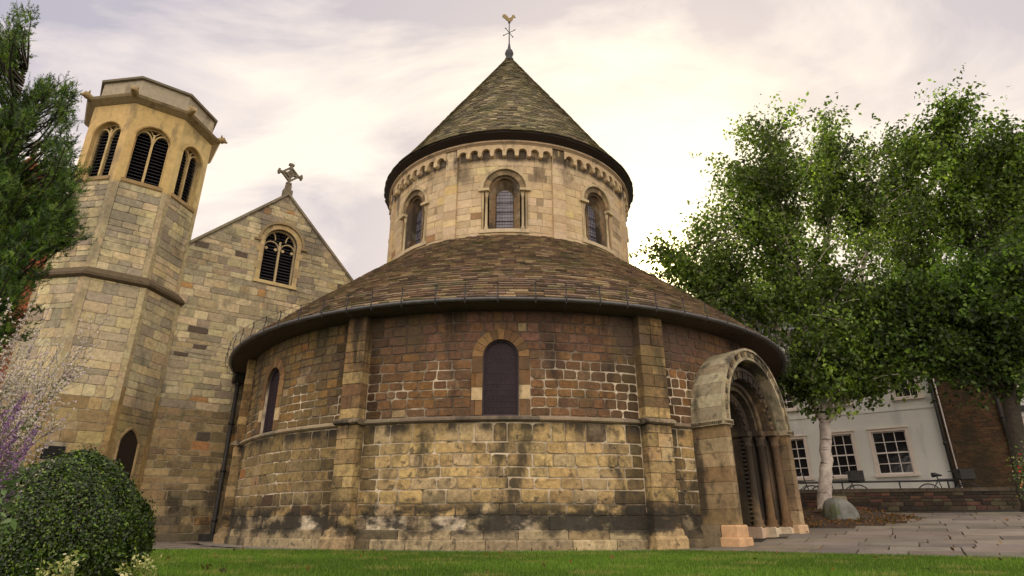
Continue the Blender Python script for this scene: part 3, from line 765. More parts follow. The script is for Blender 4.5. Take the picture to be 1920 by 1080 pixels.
# ---- drum
RD = 3.87; SD = cyl(CX, CY, RD); B = lambda deg: deg*DG*RD
DW = [-170, -134, -90.0, -45.6, -1.4, 41.6, 87.0, 130]; DP = [-159, -114, -69, -24, 21, 66, 111, 156]
def drum_col(u=0, v=0):
    pal = [(194, 174, 138), (186, 166, 132), (200, 180, 144), (180, 160, 126), (188, 168, 138), (194, 172, 132)]
    if random.random() < .05: return vary(s2l(random.choice([(198, 176, 124), (150, 120, 84), (204, 184, 140)])), .05)
    return vary(s2l(random.choice(pal)), .07, .02)
def build_drum():
    z0, z1 = 7.2, 10.35; HW, SP = .57, 8.95
    holes = [(B(a), HW, 7.70, SP-.07, rnd_top(HW)) for a in DW]
    mb = MB(); plate(mb, SD, B(-180), B(180), z0, z1, holes, -.002, -.18, s2l((150, 132, 102)), .25)
    hb = [(B(a), HW+.06, 7.62, SP, rnd_top(HW+.06)) for a in DW]
    pil = [(B(a), B(2.7), 0, 12, lambda x: 0) for a in DP]
    masonry(mb, SD, B(-125), B(125), 7.42, 10.25, (.19, .27), (.3, .6), drum_col, hb+pil, joint=.006, h=.008, bev=.004, j=.002, rise=(0, .003))
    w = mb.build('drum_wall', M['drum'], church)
    for a in DP:
        if abs(a) > 110: continue
        mb = MB(); cs = courses(7.42, 10.31, .2, .3)
        for p, q in zip(cs, cs[1:]): sbox(mb, SD, B(a-2.7), B(a+2.7), p+.003, q-.003, -.02, .085+random.uniform(-.002, .002), drum_col(), 2)
        mb.build('drum_pilaster', M['drum'], church)
        mb = MB(); prof(mb, SD, B(a-3.5), B(a+3.5), [(7.36, -.02), (7.34, .2), (7.36, .2), (7.44, .09), (7.44, -.02)], (.3, .3, .33), 2); mb.build('lead_flashing', M['lead'], church)
    mb = MB(); ring(mb, [(3.86, 7.38), (3.97, 7.37), (3.97, 7.43), (3.86, 7.45)], s2l((120, 98, 72))); mb.build('base_moulding', M['trim'], church)
    # corbel table
    mb = MB(); ring(mb, [(3.86, 10.22), (3.885, 10.22), (3.885, 10.31), (3.86, 10.31)], s2l((150, 130, 100)))
    for a in DP:
        if abs(a+20) > 118: continue
        # between a and a+40: band with scalloped underside
        x0, x1 = B(a+2.7), B(a+42.3)
        n = 8; pw = (x1-x0)/n
        top, zc = 10.31, 10.065
        us = np.linspace(x0, x1, n*12+1)
        def low(u):
            k = (u-x0) % pw; d = abs(k-pw/2); r = pw*.35
            return zc+sqrt(max(0, r*r-d*d)) if d < r else zc-.02
        for p, q in zip(us, us[1:]):
            lp, lq = low(p+1e-5), low(q-1e-5)
            P = [SD(p, lp, -.01), SD(q, lq, -.01), SD(q, lq, .115), SD(p, lp, .115), SD(p, top, -.01), SD(q, top, -.01), SD(q, top, .115), SD(p, top, .115)]
            mb.add(P, CUBEF, s2l((190, 168, 132)))
        for k in range(n+1):
            c = x0+k*pw; c = min(max(c, x0+.035), x1-.035)
            if 0 < k < n:
                col = drum_col()
                hw_ = pw*.15+.006
                aring(mb, SD, c, 9.975, 0, hw_, -.01, .14, pi, 2*pi, 1, col, 0, 6)
                prof(mb, SD, c-hw_, c+hw_, [(9.975, -.01), (9.975, .14), (10.07, .14), (10.07, -.01)], col, 1)
    mb.build('corbel_table', M['corbel'], church)
    mb = MB(); ring(mb, [(3.85, 10.31), (4.0, 10.31), (4.01, 10.33), (4.045, 10.36), (4.045, 10.41), (3.99, 10.44), (3.85, 10.44)], s2l((158, 138, 110)))
    mb.build('cornice', M['corbel'], church)
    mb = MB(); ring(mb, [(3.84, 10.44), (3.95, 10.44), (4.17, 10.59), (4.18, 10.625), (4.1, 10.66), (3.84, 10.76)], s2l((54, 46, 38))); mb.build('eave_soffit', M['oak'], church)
    # windows
    for a in DW:
        if abs(a) > 105: continue
        uc = B(a); mb = MB(); cf = lambda: vary(s2l(random.choice([(186, 166, 128), (174, 152, 116), (164, 142, 106)])), .06)
        # weathered arch order, hood, nook shafts, splayed inner jambs
        ri = .425
        aring(mb, SD, uc, SP, ri, HW+.012, -.16, .012, 0, pi, 11, lambda: vary(s2l(random.choice([(140, 122, 92), (122, 106, 80), (152, 132, 100), (112, 98, 74)])), .1), .004, 2)
        for s in (-1, 1):
            u0, u1 = sorted((uc+s*(HW+.05), uc+s*(HW+.001)))
            for p, q in ((7.70, 8.02), (8.02, 8.35), (8.35, 8.86)): sbox(mb, SD, u0, u1+0, p+.003, q-.003, -.03, .010, cf())
        wv = mb.build('drum_window', M['drum'], church)
        mb = MB(); aring(mb, SD, uc, SP, HW+.012, HW+.085, -.02, .075, 0, pi, 30, s2l((184, 168, 132)), 0, 1)
        for s in (-1, 1):
            u0, u1 = sorted((uc+s*(ri-.01), uc+s*(HW+.14))); sbox(mb, SD, u0, u1, SP-.075, SP, -.17, .085, s2l((190, 174, 138)))
        mb.build('hood_mould', M['drum'], wv)
        mb = MB(); sbox(mb, SD, uc-HW-.10, uc+HW+.10, 7.60, 7.70, -.2, .05, s2l((190, 174, 142)), 3); mb.build('sill', M['drum'], wv)
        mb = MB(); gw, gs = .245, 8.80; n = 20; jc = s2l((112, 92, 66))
        o1 = [(uc+ri, 7.70)]+[(uc+ri*cos(pi*i/n), SP+ri*sin(pi*i/n)) for i in range(n+1)]+[(uc-ri, 7.70)]
        o2 = [(uc+gw, 7.80)]+[(uc+gw*cos(pi*i/n), gs+gw*sin(pi*i/n)) for i in range(n+1)]+[(uc-gw, 7.80)]
        o15 = [(uc+(a[0]-uc)*.80, a[1]*.8+b_[1]*.2) for a, b_ in zip(o1, o2)]
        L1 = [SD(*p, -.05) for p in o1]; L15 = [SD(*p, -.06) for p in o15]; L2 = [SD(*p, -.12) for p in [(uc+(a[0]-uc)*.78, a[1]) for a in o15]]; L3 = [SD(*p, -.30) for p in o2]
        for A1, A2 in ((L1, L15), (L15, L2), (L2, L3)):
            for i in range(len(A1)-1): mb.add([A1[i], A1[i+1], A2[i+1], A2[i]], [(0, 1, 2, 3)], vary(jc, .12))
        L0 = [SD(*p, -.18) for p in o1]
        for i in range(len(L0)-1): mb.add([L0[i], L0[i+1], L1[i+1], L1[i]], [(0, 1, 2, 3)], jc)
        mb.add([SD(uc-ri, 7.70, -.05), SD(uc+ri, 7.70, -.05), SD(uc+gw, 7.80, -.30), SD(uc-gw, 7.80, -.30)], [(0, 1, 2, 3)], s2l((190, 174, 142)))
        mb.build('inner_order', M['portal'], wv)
        for s in (-1, 1):
            mb = MB(); P = SD(uc+s*.505, 0, -.055); z_ = SP-.075
            lathe(mb, P, [(0, 7.70), (.072, 7.70), (.072, 7.76), (.048, 7.80), (.056, 7.82), (.038, 7.84), (.036, z_-.17), (.050, z_-.16), (.040, z_-.13), (.070, z_), (0, z_)], s2l((184, 168, 134)), 14)
            mb.build('column', M['drum'], wv)
        mb = MB(); poly(mb, SD, arch_pts(uc, gw+.01, 7.79, gs, rnd_top(gw+.01)), -.33, -.29, (.1, .1, .1)); mb.build('glass', M['dglass'], wv)
        mb = MB(); lead_grid(mb, SD, uc, gw, 7.80, gs, rnd_top(gw), -.289, 6, .10, .0025); 
        for v in (8.08, 8.36, 8.66): sbox(mb, SD, uc-gw, uc+gw, v-.008, v+.008, -.285, -.272, (.03, .03, .03))
        mb.build('lead_bars', M['leadc'], wv)
build_drum()
def build_vane():
    mb = MB(); lathe(mb, (CX, CY, 0), [(.15, 16.86), (.17, 16.98), (.10, 17.06), (.13, 17.14), (.17, 17.26), (.13, 17.40), (.07, 17.47), (.05, 17.62), (.025, 17.80), (.018, 18.9), (0, 18.95)], (.1, .1, .1), 20)
    v = mb.build('weathervane', M['iron'], church)
    mb = MB(); z = 18.32
    for a in (radians(-32), radians(58)):
        d = np.array([cos(a), sin(a), 0]); c = np.array([CX, CY, z]); tube(mb, [c-d*.26, c+d*.26], .014, (.1, .1, .1), 8)
        for s in (-1, 1): lathe(mb, c+d*.26*s+np.array([0, 0, -.035]), [(0, 0), (.035, .035), (0, .07)], (.1, .1, .1), 10)
    lathe(mb, (CX, CY, 18.78), [(0, 0), (.055, .055), (0, .11)], (.1, .1, .1), 12)
    mb.build('direction_cross', M['iron'], v)
    mb = MB(); S = flat((CX, CY, 18.86), (.96, .28, 0), (.28, -.96, 0))
    body = [(-.02, .02), (.05, .05), (.12, .10), (.15, .17), (.17, .25), (.22, .30), (.26, .31), (.23, .34), (.22, .38), (.19, .42), (.16, .39), (.13, .41), (.11, .36), (.10, .30), (.04, .22), (-.04, .20), (-.08, .27), (-.14, .33), (-.22, .34), (-.28, .27), (-.28, .17), (-.24, .20), (-.22, .13), (-.17, .16), (-.15, .09), (-.08, .06)]
    poly(mb, S, body, -.02, .02, (.2, .15, .06)); sbox(mb, S, .0, .03, -.08, .05, -.015, .015, (.2, .15, .06))
    mb.build('cockerel', M['gild'], v)
build_vane()

# ---- gabled wing
AZ = radians(53); GD = (sin(AZ), cos(AZ), 0); GN = (GD[1], -GD[0], 0); GP = (-7.0, 16.6, 0)
SG = flat(GP, GD, GN)
def wing_col(u=0, v=0):
    pal = [(174, 162, 128), (162, 150, 118), (184, 172, 136), (148, 138, 112), (192, 178, 140), (168, 152, 116), (142, 132, 110), (158, 148, 122)]
    if v < 3.2: pal = [(146, 128, 92), (132, 116, 84), (158, 138, 100), (118, 104, 78), (166, 146, 108)]
    if random.random() < .05: return vary(s2l(random.choice([(186, 166, 124), (90, 80, 68), (168, 130, 84)])), .08)
    return vary(s2l(random.choice(pal)), .16, .04)
APX, APZ, SLOPE = -.16, 10.14, 1.0
def build_gable():
    lo, hi = -4.6, 3.75
    mb = MB(); gc = -.13; hw = .48; sp = 8.42
    hole = (gc, hw, 7.15, sp, rnd_top(hw))
    # wall sheet following the gable
    br = sorted(set([lo, hi, APX]+[lo+i*.25 for i in range(int((hi-lo)/.25)+1)]+[gc-hw*cos(pi*i/16) for i in range(17)]))
    top = lambda u: APZ-SLOPE*abs(u-APX)
    for a, b in zip(br, br[1:]):
        m = (a+b)/2; q = lambda p: mb.add(p, [(0, 1, 2, 3)], (.2, .2, .2))
        if b-a < 1e-6: continue
        if abs(m-gc) < hw:
            ta, tb = sp+rnd_top(hw)(a-gc), sp+rnd_top(hw)(b-gc)
            q([SG(a, -.1, 0), SG(b, -.1, 0), SG(b, 7.15, 0), SG(a, 7.15, 0)]); q([SG(a, ta, 0), SG(b, tb, 0), SG(b, top(b), 0), SG(a, top(a), 0)])
            q([SG(a, ta, -.4), SG(b, tb, -.4), SG(b, tb, 0), SG(a, ta, 0)]); q([SG(a, 7.15, 0), SG(b, 7.15, 0), SG(b, 7.15, -.4), SG(a, 7.15, -.4)])
        else: q([SG(a, -.1, 0), SG(b, -.1, 0), SG(b, top(b), 0), SG(a, top(a), 0)])
    for s in (-1, 1): mb.add([SG(gc+s*hw, 7.15, 0), SG(gc+s*hw, 7.15, -.4), SG(gc+s*hw, sp, -.4), SG(gc+s*hw, sp, 0)], [(0, 1, 2, 3)], (.2, .2, .2))
    # side and back walls and roof of the wing
    for u in (lo, hi): mb.add([SG(u, -.1, 0), SG(u, -.1, -14), SG(u, top(u), -14), SG(u, top(u), 0)], [(0, 1, 2, 3)], (.2, .2, .2))
    mb.m = 1
    lim = lambda v: (APX-(APZ-v)/SLOPE, APX+(APZ-v)/SLOPE)
    hb = (gc, hw+.16, 7.05, sp, rnd_top(hw+.16)); hb2 = (gc, hw+.16, 6.9, 7.2, lambda x: 0)
    masonry(mb, SG, -3.6, hi, 3.4, APZ-.08, (.11, .25), (.20, .55), wing_col, [hb], joint=.014, h=.006, lim=lim, bev=.008, j=.011, rise=(0, .009), wob=.010)
    masonry(mb, SG, -3.6, 1.2, 0, 3.4, (.14, .26), (.25, .6), wing_col, [], joint=.014, h=.006, bev=.008, j=.011, rise=(0, .010), wob=.010)
    w = mb.build('gable_wall', [M['rmortar'], M['rubble']], church)
    mb = MB(); tp = s2l((160, 148, 120))
    sbox(mb, SG, -3.6, .3, -.1, .18, -.02, .07, s2l((110, 98, 76)))
    mb.build('plinth', M['rubble'], w)
    mb = MB()   # coping
    for s in (-1, 1):
        L_ = (3.9 if s > 0 else 4.3); n = 9
        for i in range(n):
            x0, x1 = L_*i/n+.002, L_*(i+1)/n-.004; c = vary(s2l((132, 124, 104)), .1)
            P = []
            for dv in (-.02, .08):
                pass
            a, b = APX+s*x0, APX+s*x1; va, vb = APZ-SLOPE*x0, APZ-SLOPE*x1
            P = [SG(a, va-.03, -.35), SG(b, vb-.03, -.35), SG(b, vb-.03, .07), SG(a, va-.03, .07), SG(a, va+.07, -.35), SG(b, vb+.07, -.35), SG(b, vb+.07, .07), SG(a, va+.07, .07)]
            mb.add(P, CUBEF, c)
    mb.build('coping', M['rubble'], w)
    mb = MB()
    for s in (-1, 1):
        e = APX+s*4.3; mb.add([SG(APX, APZ, -.3), SG(e, APZ-4.3*SLOPE, -.3), SG(e, APZ-4.3*SLOPE, -14), SG(APX, APZ, -14)], [(0, 1, 2, 3)], s2l((100, 88, 74)))
    mb.build('wing_roof', M['slate'], church)
    # cross on the apex
    mb = MB(); c = s2l((112, 104, 86)); Sx = flat((SG(APX, 0, -.14)), GD, GN)
    prof(mb, Sx, -.14, .14, [(APZ-.05, -.12), (APZ-.05, .12), (APZ+.22, .10), (APZ+.22, -.10)], c)
    prof(mb, Sx, -.09, .09, [(APZ+.22, -.08), (APZ+.22, .08), (APZ+.42, .06), (APZ+.42, -.06)], c)
    cz = APZ+.83
    def bar(u0, v0, u1, v1, hw_, wt=.045):
        du, dv = u1-u0, v1-v0; l = math.hypot(du, dv); nu, nv = -dv/l*hw_, du/l*hw_
        poly(mb, Sx, [(u0-nu, v0-nv), (u1-nu, v1-nv), (u1+nu, v1+nv), (u0+nu, v0+nv)], -wt, wt, c)
    D = [(0, .42), (.42, 0), (0, -.42), (-.42, 0)]
    for (x, y) in D:
        bar(0, cz, x*.95, cz+y*.95, .032, .046)
        ex, ey = x/.42, y/.42
        bar(x*.84-ey*.085, cz+y*.84+ex*.085, x*.84+ey*.085, cz+y*.84-ex*.085, .03, .05)
    E_ = [(x*.62, y*.62) for x, y in D]
    for i in range(4):
        a, b = E_[i], E_[(i+1) % 4]; bar(a[0], cz+a[1], b[0], cz+b[1], .024, .042)
    aring(mb, Sx, 0, cz, .07, .115, -.05, .05, 0, 2*pi, 12, c, 0, 1)
    mb.build('gable_cross', M['rubble'], w)
    # window
    mb = MB(); cf = lambda: vary(s2l(random.choice([(178, 156, 112), (166, 146, 108), (186, 166, 122)])), .06)
    aring(mb, SG, gc, sp, hw, hw+.15, -.06, .02, 0, pi, 13, cf, .004, 2)
    for s in (-1, 1):
        cs = courses(7.13, sp, .22, .36)
        for i, (a, b) in enumerate(zip(cs, cs[1:])):
            u0, u1 = sorted((gc+s*hw, gc+s*(hw+(.20 if i % 2 else .13)))); sbox(mb, SG, u0, u1, a+.003, b-.003, -.06, .022, cf())
    sbox(mb, SG, gc-hw-.16, gc+hw+.16, 7.03, 7.13, -.1, .05, cf())
    fr = mb.build('louvred_window', M['belfry'], w)
    mb = MB(); aring(mb, SG, gc, sp, hw+.15, hw+.215, -.02, .085, 0, pi, 24, s2l((140, 124, 94)), 0, 1)
    for s in (-1, 1):
        u0, u1 = sorted((gc+s*(hw+.13), gc+s*(hw+.31))); sbox(mb, SG, u0, u1, sp-.07, sp+.0, -.02, .085, s2l((140, 124, 94)))
    mb.build('hood_mould', M['belfry'], w)
    tracery(SG, gc, hw, 7.13, sp, rnd_top(hw), -.16, w, s2l((180, 162, 124)), round_=True)
    # downpipe in the corner with the nave
    mb = MB(); pts = [SG(-.72, .05, .20), SG(-.72, .3, .16), SG(-.72, 4.0, .16)]; tube(mb, pts, .055, (.05, .05, .05), 12)
    for z in (.5, 1.7, 2.9, 3.95): lathe(mb, SG(-.72, 0, .16), [(.055, z-.04), (.072, z-.04), (.072, z+.04), (.055, z+.04)], (.05, .05, .05), 14)
    prof(mb, SG, -.86, -.58, [(3.98, .02), (3.98, .22), (4.16, .32), (4.30, .32), (4.30, .02)], (.05, .05, .05))
    sbox(mb, SG, -1.0, -.42, -.05, .16, .0, .42, (.05, .05, .05))
    mb.build('downpipe', M['pipe'], church)
    mb = MB(); tube(mb, [SG(-.72, 4.25, .2), SG(-.45, 4.24, .35), SG(-.1, 4.22, .35)], .05, (.05, .05, .05), 10); mb.build('pipe_bend', M['pipe'], church)
def tracery(S, gc, hw, v0, sp, top, w, parent, col, round_=False, sill=.0):
    """mullion, two lights with louvres, heads"""
    mb = MB(); mw = .028; H = top(0)
    mb2 = MB()
    # dark back
    poly(mb2, S, arch_pts(gc, hw-.002, v0, sp, top), w-.22, w-.18, (.012, .012, .014))
    mb2.build('dark_void', M['dark'], parent)
    sbox(mb, S, gc-mw, gc+mw, v0, sp+(H*.22 if round_ else H*.55), w-.05, w+.04, col)
    for s in (-1, 1):
        lc = gc+s*(hw/2+mw/4); lw = hw/2-mw/2; vs2 = sp-(.16 if round_ else .05)
        aring(mb, S, lc, vs2, lw-.022, lw+.005, w-.045, w+.03, 0, pi, 12, col, 0, 1, 1.05 if round_ else 1.5)
        u0, u1 = sorted((gc+s*hw, gc+s*(hw-.035))); sbox(mb, S, u0, u1, v0, sp, w-.045, w+.03, col)
        # cusps
        for q in ((-1, 1) if round_ else ()):
            aring(mb, S, lc+q*lw*.62, vs2-.01, .0, .05, w-.03, w+.015, 0, 2*pi, 8, col, 0, 1)
    # curved bars over the lights
    if round_:
        aring(mb, S, gc, sp, hw-.04, hw, w-.045, w+.03, 0, pi, 20, col, 0, 1)
        for s in (-1, 1):
            n = 8
            aring(mb, S, gc+s*hw*.98, sp+hw*.32, hw*.62, hw*.62+.03, w-.04, w+.025, pi*.55 if s > 0 else pi*.45, pi*1.02 if s > 0 else -pi*.02, n, col, 0, 1)
    else:
        pts = [(-hw*cos(pi*i/20), top(-hw*cos(pi*i/20))) for i in range(21)]
        for a, b in zip(pts, pts[1:]):
            P = [S(gc+a[0], sp+a[1]-.04, w-.045), S(gc+b[0], sp+b[1]-.04, w-.045), S(gc+b[0], sp+b[1]-.04, w+.03), S(gc+a[0], sp+a[1]-.04, w+.03),
                 S(gc+a[0], sp+a[1], w-.045), S(gc+b[0], sp+b[1], w-.045), S(gc+b[0], sp+b[1], w+.03), S(gc+a[0], sp+a[1], w+.03)]
            mb.add(P, CUBEF, col)
        for s in (-1, 1):
            tube(mb, [S(gc, sp+H*.45, w), S(gc+s*hw*.18, sp+H*.72, w), S(gc+s*hw*.3, sp+top(hw*.3)-.01, w)], .016, col, 6)
    mb.build('tracery', M['belfry'], parent)
    mb = MB(); v = v0+.04
    while v < sp+H-.06:
        x = hw-.036
        if v > sp:
            x = 0
            for q in np.linspace(0, hw-.036, 30):
                if sp+top(q) > v+.05: x = q
        for s in (-1, 1):
            a, b = sorted((gc+s*mw, gc+s*x))
            if b-a > .03:
                P = [S(a, v, w-.02), S(b, v, w-.02), S(b, v+.07, w-.15), S(a, v+.07, w-.15), S(a, v+.016, w-.02), S(b, v+.016, w-.02), S(b, v+.086, w-.15), S(a, v+.086, w-.15)]
                mb.add(P, CUBEF, vary((.05, .05, .06), .2))
        v += .098
    mb.build('louvre', M['louvre'], parent)
build_gable()

# ---- octagonal bell turret
TC = np.array([-10.58, 14.65])
def face(k, R):
    a = radians(45*k); n = (GN[0]*cos(a)+GD[0]*sin(a), GN[1]*cos(a)+GD[1]*sin(a), 0); t = (-GN[0]*sin(a)+GD[0]*cos(a), -GN[1]*sin(a)+GD[1]*cos(a), 0)
    ap = R*cos(pi/8); return flat((TC[0]+n[0]*ap, TC[1]+n[1]*ap, 0), t, n), R*sin(pi/8)
def octo(mb, rz, col):
    V = []; m = len(rz)
    for k in range(8):
        a = radians(45*k+22.5); d = (GN[0]*cos(a)+GD[0]*sin(a), GN[1]*cos(a)+GD[1]*sin(a))
        V += [(TC[0]+d[0]*r, TC[1]+d[1]*r, z) for r, z in rz]
    F = [(k*m+q, ((k+1) % 8)*m+q, ((k+1) % 8)*m+q+1, k*m+q+1) for k in range(8) for q in range(m-1)]
    F += [tuple(k*m+m-1 for k in range(8))]
    mb.add(V, F, col)
def build_turret():
    ZS, ZB, ZC, ZP = 6.02, 8.60, 11.0, 11.92
    R0, R1 = 1.68, 1.59
    vis = (-3, -2, -1, 0, 1)
    mb = MB(); sand = s2l((192, 166, 112))
    octo(mb, [(R0-.012, -.1), (R0-.012, ZS), (R1-.012, ZS+.02), (R1-.012, ZB)], s2l((150, 136, 108))); mb.m = 1
    def tcol(u, v):
        pal = [(188, 174, 138), (172, 160, 130), (196, 182, 144), (158, 148, 124), (200, 184, 140), (178, 162, 126)]
        if v < 3: pal = [(162, 142, 100), (146, 128, 90), (174, 154, 106), (156, 140, 106)]
        return vary(s2l(random.choice(pal)), .12)
    for k in vis:
        for R, v0, v1 in ((R0, 0, ZS), (R1, ZS+.05, ZB)):
            S, hf = face(k, R); q = .13
            hl = []
            if k == 1 and v0 == 0: hl = [(-.05, .34, 0, 2.2, tud_top(.34, .34, .8, 1.6))]
            if k == 0 and v0 == 0: hl = [(-.36, .24, 1.70, 1.98, lambda x: 0)]
            S2 = lambda u, v, w, S=S: S(u, v, w-.012)
            masonry(mb, S2, -hf+q, hf-q, v0, v1, (.13, .29), (.22, .60), tcol, hl, joint=.010, h=.010, bev=.006, j=.006, rise=(0, .006), wob=.003)
            # quoins: long pale stones at the corners
            cs = courses(v0, v1, .22, .42)
            for a, b in zip(cs, cs[1:]):
                for s in (-1, 1):
                    ext = q+.0; c = vary(s2l(random.choice([(182, 168, 130), (174, 160, 124), (168, 154, 120)] if v0 or a > 3 else [(158, 134, 88), (146, 124, 84)])), .06)
                    u0, u1 = sorted((s*hf, s*(hf-ext+.004)))
                    sbox(mb, S2, u0, u1, a+.002, b-.002, -.005, .016, c)
    t = mb.build('bell_turret', [M['rmortar'], M['rubble']], church)
    mb = MB(); octo(mb, [(R1, ZS+.16), (R1+.02, ZS+.14), (R0+.10, ZS-.02), (R0+.10, ZS-.09), (R0+.02, ZS-.14), (R0-.02, ZS-.14)][::-1], s2l((92, 80, 60))); mb.build('string_course', M['trim'], t)
    # belfry stage: plates with openings
    for k in range(-4, 4):
        S, hf = face(k, R1+.005); hw = .41; sp = 10.08; tp = tud_top(hw, .36, .62, 2.0)
        mb = MB(); holes = [(0, hw, ZB+.12, sp, tp)] if k in (-2, -1, 0, 1) else []
        plate(mb, S, -hf, hf, ZB, ZC, holes, 0, -.28, vary(sand, .03), .25, 20)
        if holes:   # splayed inner frame
            hw2 = .40
            w = mb.build('belfry_face', M['belfry'], t)
            mb = MB()
            for q, (e, ww) in enumerate(((.035, .014),)):
                pts = [(-(hw+e)*cos(pi*i/20), tp(-hw*cos(pi*i/20))+e*sin(pi*i/20)) for i in range(21)]
                for a, b in zip(pts, pts[1:]):
                    P = [S(a[0], sp+a[1]-.02, -.03), S(b[0], sp+b[1]-.02, -.03), S(b[0], sp+b[1]-.02, ww), S(a[0], sp+a[1]-.02, ww), S(a[0], sp+a[1]+.03, -.03), S(b[0], sp+b[1]+.03, -.03), S(b[0], sp+b[1]+.03, ww), S(a[0], sp+a[1]+.03, ww)]
                    mb.add(P, CUBEF, vary(sand, .05))
            mb.build('window_head', M['belfry'], t); mb = MB()
            sbox(mb, S, -hw-.06, hw+.06, ZB+.02, ZB+.12, -.2, .03, s2l((150, 128, 90)))
            mb.build('sill', M['belfry'], t)
            tracery(S, 0, hw, ZB+.12, sp, tp, -.15, t, s2l((188, 166, 118)))
        else: mb.build('belfry_face', M['belfry'], t)
    mb = MB(); octo(mb, [(R1-.03, ZC-.02), (R1+.03, ZC), (R1+.20, ZC+.10), (R1+.24, ZC+.16), (R1+.16, ZC+.21), (R1+.04, ZC+.26), (R1-.04, ZC+.28)], s2l((150, 134, 100))); mb.build('cornice', M['trim'], t)
    mb = MB(); octo(mb, [(R1-.05, ZC+.26), (R1-.06, ZP-.08)], s2l((160, 150, 128))); octo(mb, [(R1-.1, ZP-.10), (R1+.02, ZP-.09), (R1+.03, ZP-.03), (R1-.05, ZP+.02), (R1-.3, ZP+.03)], s2l((118, 112, 96))); mb.build('parapet', M['belfry'], t)
    for k in (-2, -1, 0, 1):
        a = radians(45*k+22.5) if k != -2 else radians(-67.5)
        d = np.array([GN[0]*cos(a)+GD[0]*sin(a), GN[1]*cos(a)+GD[1]*sin(a), 0]); c = np.array([TC[0], TC[1], 0]); mb = MB(); col = s2l((156, 136, 96)); sd = np.array([-d[1], d[0], 0])
        p = c+d*(R1+.12)+np.array([0, 0, ZC+.15]); q = c+d*(R1+.25)+np.array([0, 0, ZC+.20])
        tube(mb, [p, p*.5+q*.5+[0, 0, .02], q-[0, 0, .0], q+d*.07+[0, 0, .03], q+d*.11], [.10, .085, .10, .085, .02], col, 10)
        for s in (-1, 1): tube(mb, [q+sd*.05*s+[0, 0, .06], q+sd*.09*s+[0, 0, .15]], [.035, .01], col, 6)
        tube(mb, [q+d*.08-[0, 0, .02], q+d*.16-[0, 0, .05]], [.05, .03], col, 6)
        mb.build('gargoyle', M['trim'], t)
    # small door and slot
    S, hf = face(1, R0); mb = MB(); tp = tud_top(.30, .32, .8, 1.6)
    poly(mb, S, arch_pts(-.05, .30, .0, 2.2, tp), -.01, .008, (.012, .012, .012))
    pts = [(-.05-.32*cos(pi*i/16), 2.2+tp(.30*cos(pi*i/16))) for i in range(17)]
    mb.build('turret_door', M['oak'], t)
    mb = MB()
    for a, b in zip([(-.37, .0)]+pts, pts+[(.27, .0)]): tube(mb, [S(a[0], a[1], .0), S(b[0], b[1], .0)], .04, s2l((150, 130, 92)), 8)
    mb.build('door_surround', M['trim'], t)
    S, hf = face(0, R0); mb = MB(); sbox(mb, S, -.6, -.12, 1.70, 1.98, -.01, .004, (.01, .01, .01)); mb.build('vent_slot', M['dark'], t)
build_turret()

# ------------------------------------------------------------------ buildings on the right
W_AZ = radians(-54); WD = (-sin(W_AZ), -cos(W_AZ), 0); WN = (-WD[1]*-1, 0, 0)
WD = (.80901699, -.58778525, 0); WN = (-.58778525, -.80901699, 0)
WP = (14.63, 24.0, 0); SW = flat(WP, WD, WN)
def sash(parent, S, u0, u1, v0, v1, cols=3, rows=4, w=-.08, blind=None):
    mb = MB(); f = .045; c = (.6, .55, .5)
    # timber surround
    t = .10
    sbox(mb, S, u0-t, u0, v0-.0, v1+t, -.05, .03, c); sbox(mb, S, u1, u1+t, v0-.0, v1+t, -.05, .03, c); sbox(mb, S, u0, u1, v1, v1+t, -.05, .03, c)
    sbox(mb, S, u0-t-.06, u1+t+.06, v0-.09, v0, -.05, .10, c); sbox(mb, S, u0-t-.03, u1+t+.03, v1+t, v1+t+.04, -.05, .06, c)
    win = mb.build('window', M['wframe'], parent)
    mb = MB()
    sbox(mb, S, u0, u0+f, v0, v1, w, w+.04, c); sbox(mb, S, u1-f, u1, v0, v1, w, w+.04, c); sbox(mb, S, u0+f, u1-f, v0, v0+f*1.5, w, w+.04, c); sbox(mb, S, u0+f, u1-f, v1-f, v1, w, w+.04, c)
    sbox(mb, S, u0+f, u1-f, (v0+v1)/2-.025, (v0+v1)/2+.025, w, w+.045, c)
    for i in range(1, cols): x = u0+(u1-u0)*i/cols; sbox(mb, S, x-.013, x+.013, v0+f, v1-f, w+.002, w+.035, c)
    for i in range(1, rows):
        if i*2 == rows: continue
        y = v0+(v1-v0)*i/rows; sbox(mb, S, u0+f, u1-f, y-.013, y+.013, w+.004, w+.033, c)
    mb.build('sash', M['whitepaint'], win)
    mb = MB(); poly(mb, S, [(u0, v0), (u1, v0), (u1, v1), (u0, v1)], w-.03, w-.005, (.02, .02, .02)); mb.build('pane', M['pane'], win)
    return win
def wallplate(mb, S, u0, u1, v0, v1, rects, col, wb=-.12):
    """flat wall with rectangular holes"""
    us = sorted({u0, u1, *[r[0] for r in rects], *[r[1] for r in rects]}); vs2 = sorted({v0, v1, *[r[2] for r in rects], *[r[3] for r in rects]})
    for a, b in zip(us, us[1:]):
        for c, d in zip(vs2, vs2[1:]):
            m, n = (a+b)/2, (c+d)/2
            if any(r[0] < m < r[1] and r[2] < n < r[3] for r in rects): continue
            mb.add([S(a, c, 0), S(b, c, 0), S(b, d, 0), S(a, d, 0)], [(0, 1, 2, 3)], col)
    for r in rects:
        a, b, c, d = r
        mb.add([S(a, c, 0), S(b, c, 0), S(b, c, wb), S(a, c, wb), S(a, d, 0), S(b, d, 0), S(b, d, wb), S(a, d, wb)], [(0, 3, 2, 1)[::-1], (4, 5, 6, 7), (0, 4, 7, 3), (1, 2, 6, 5)], col)
def z2(z): return .43+(z-.43)*1.231
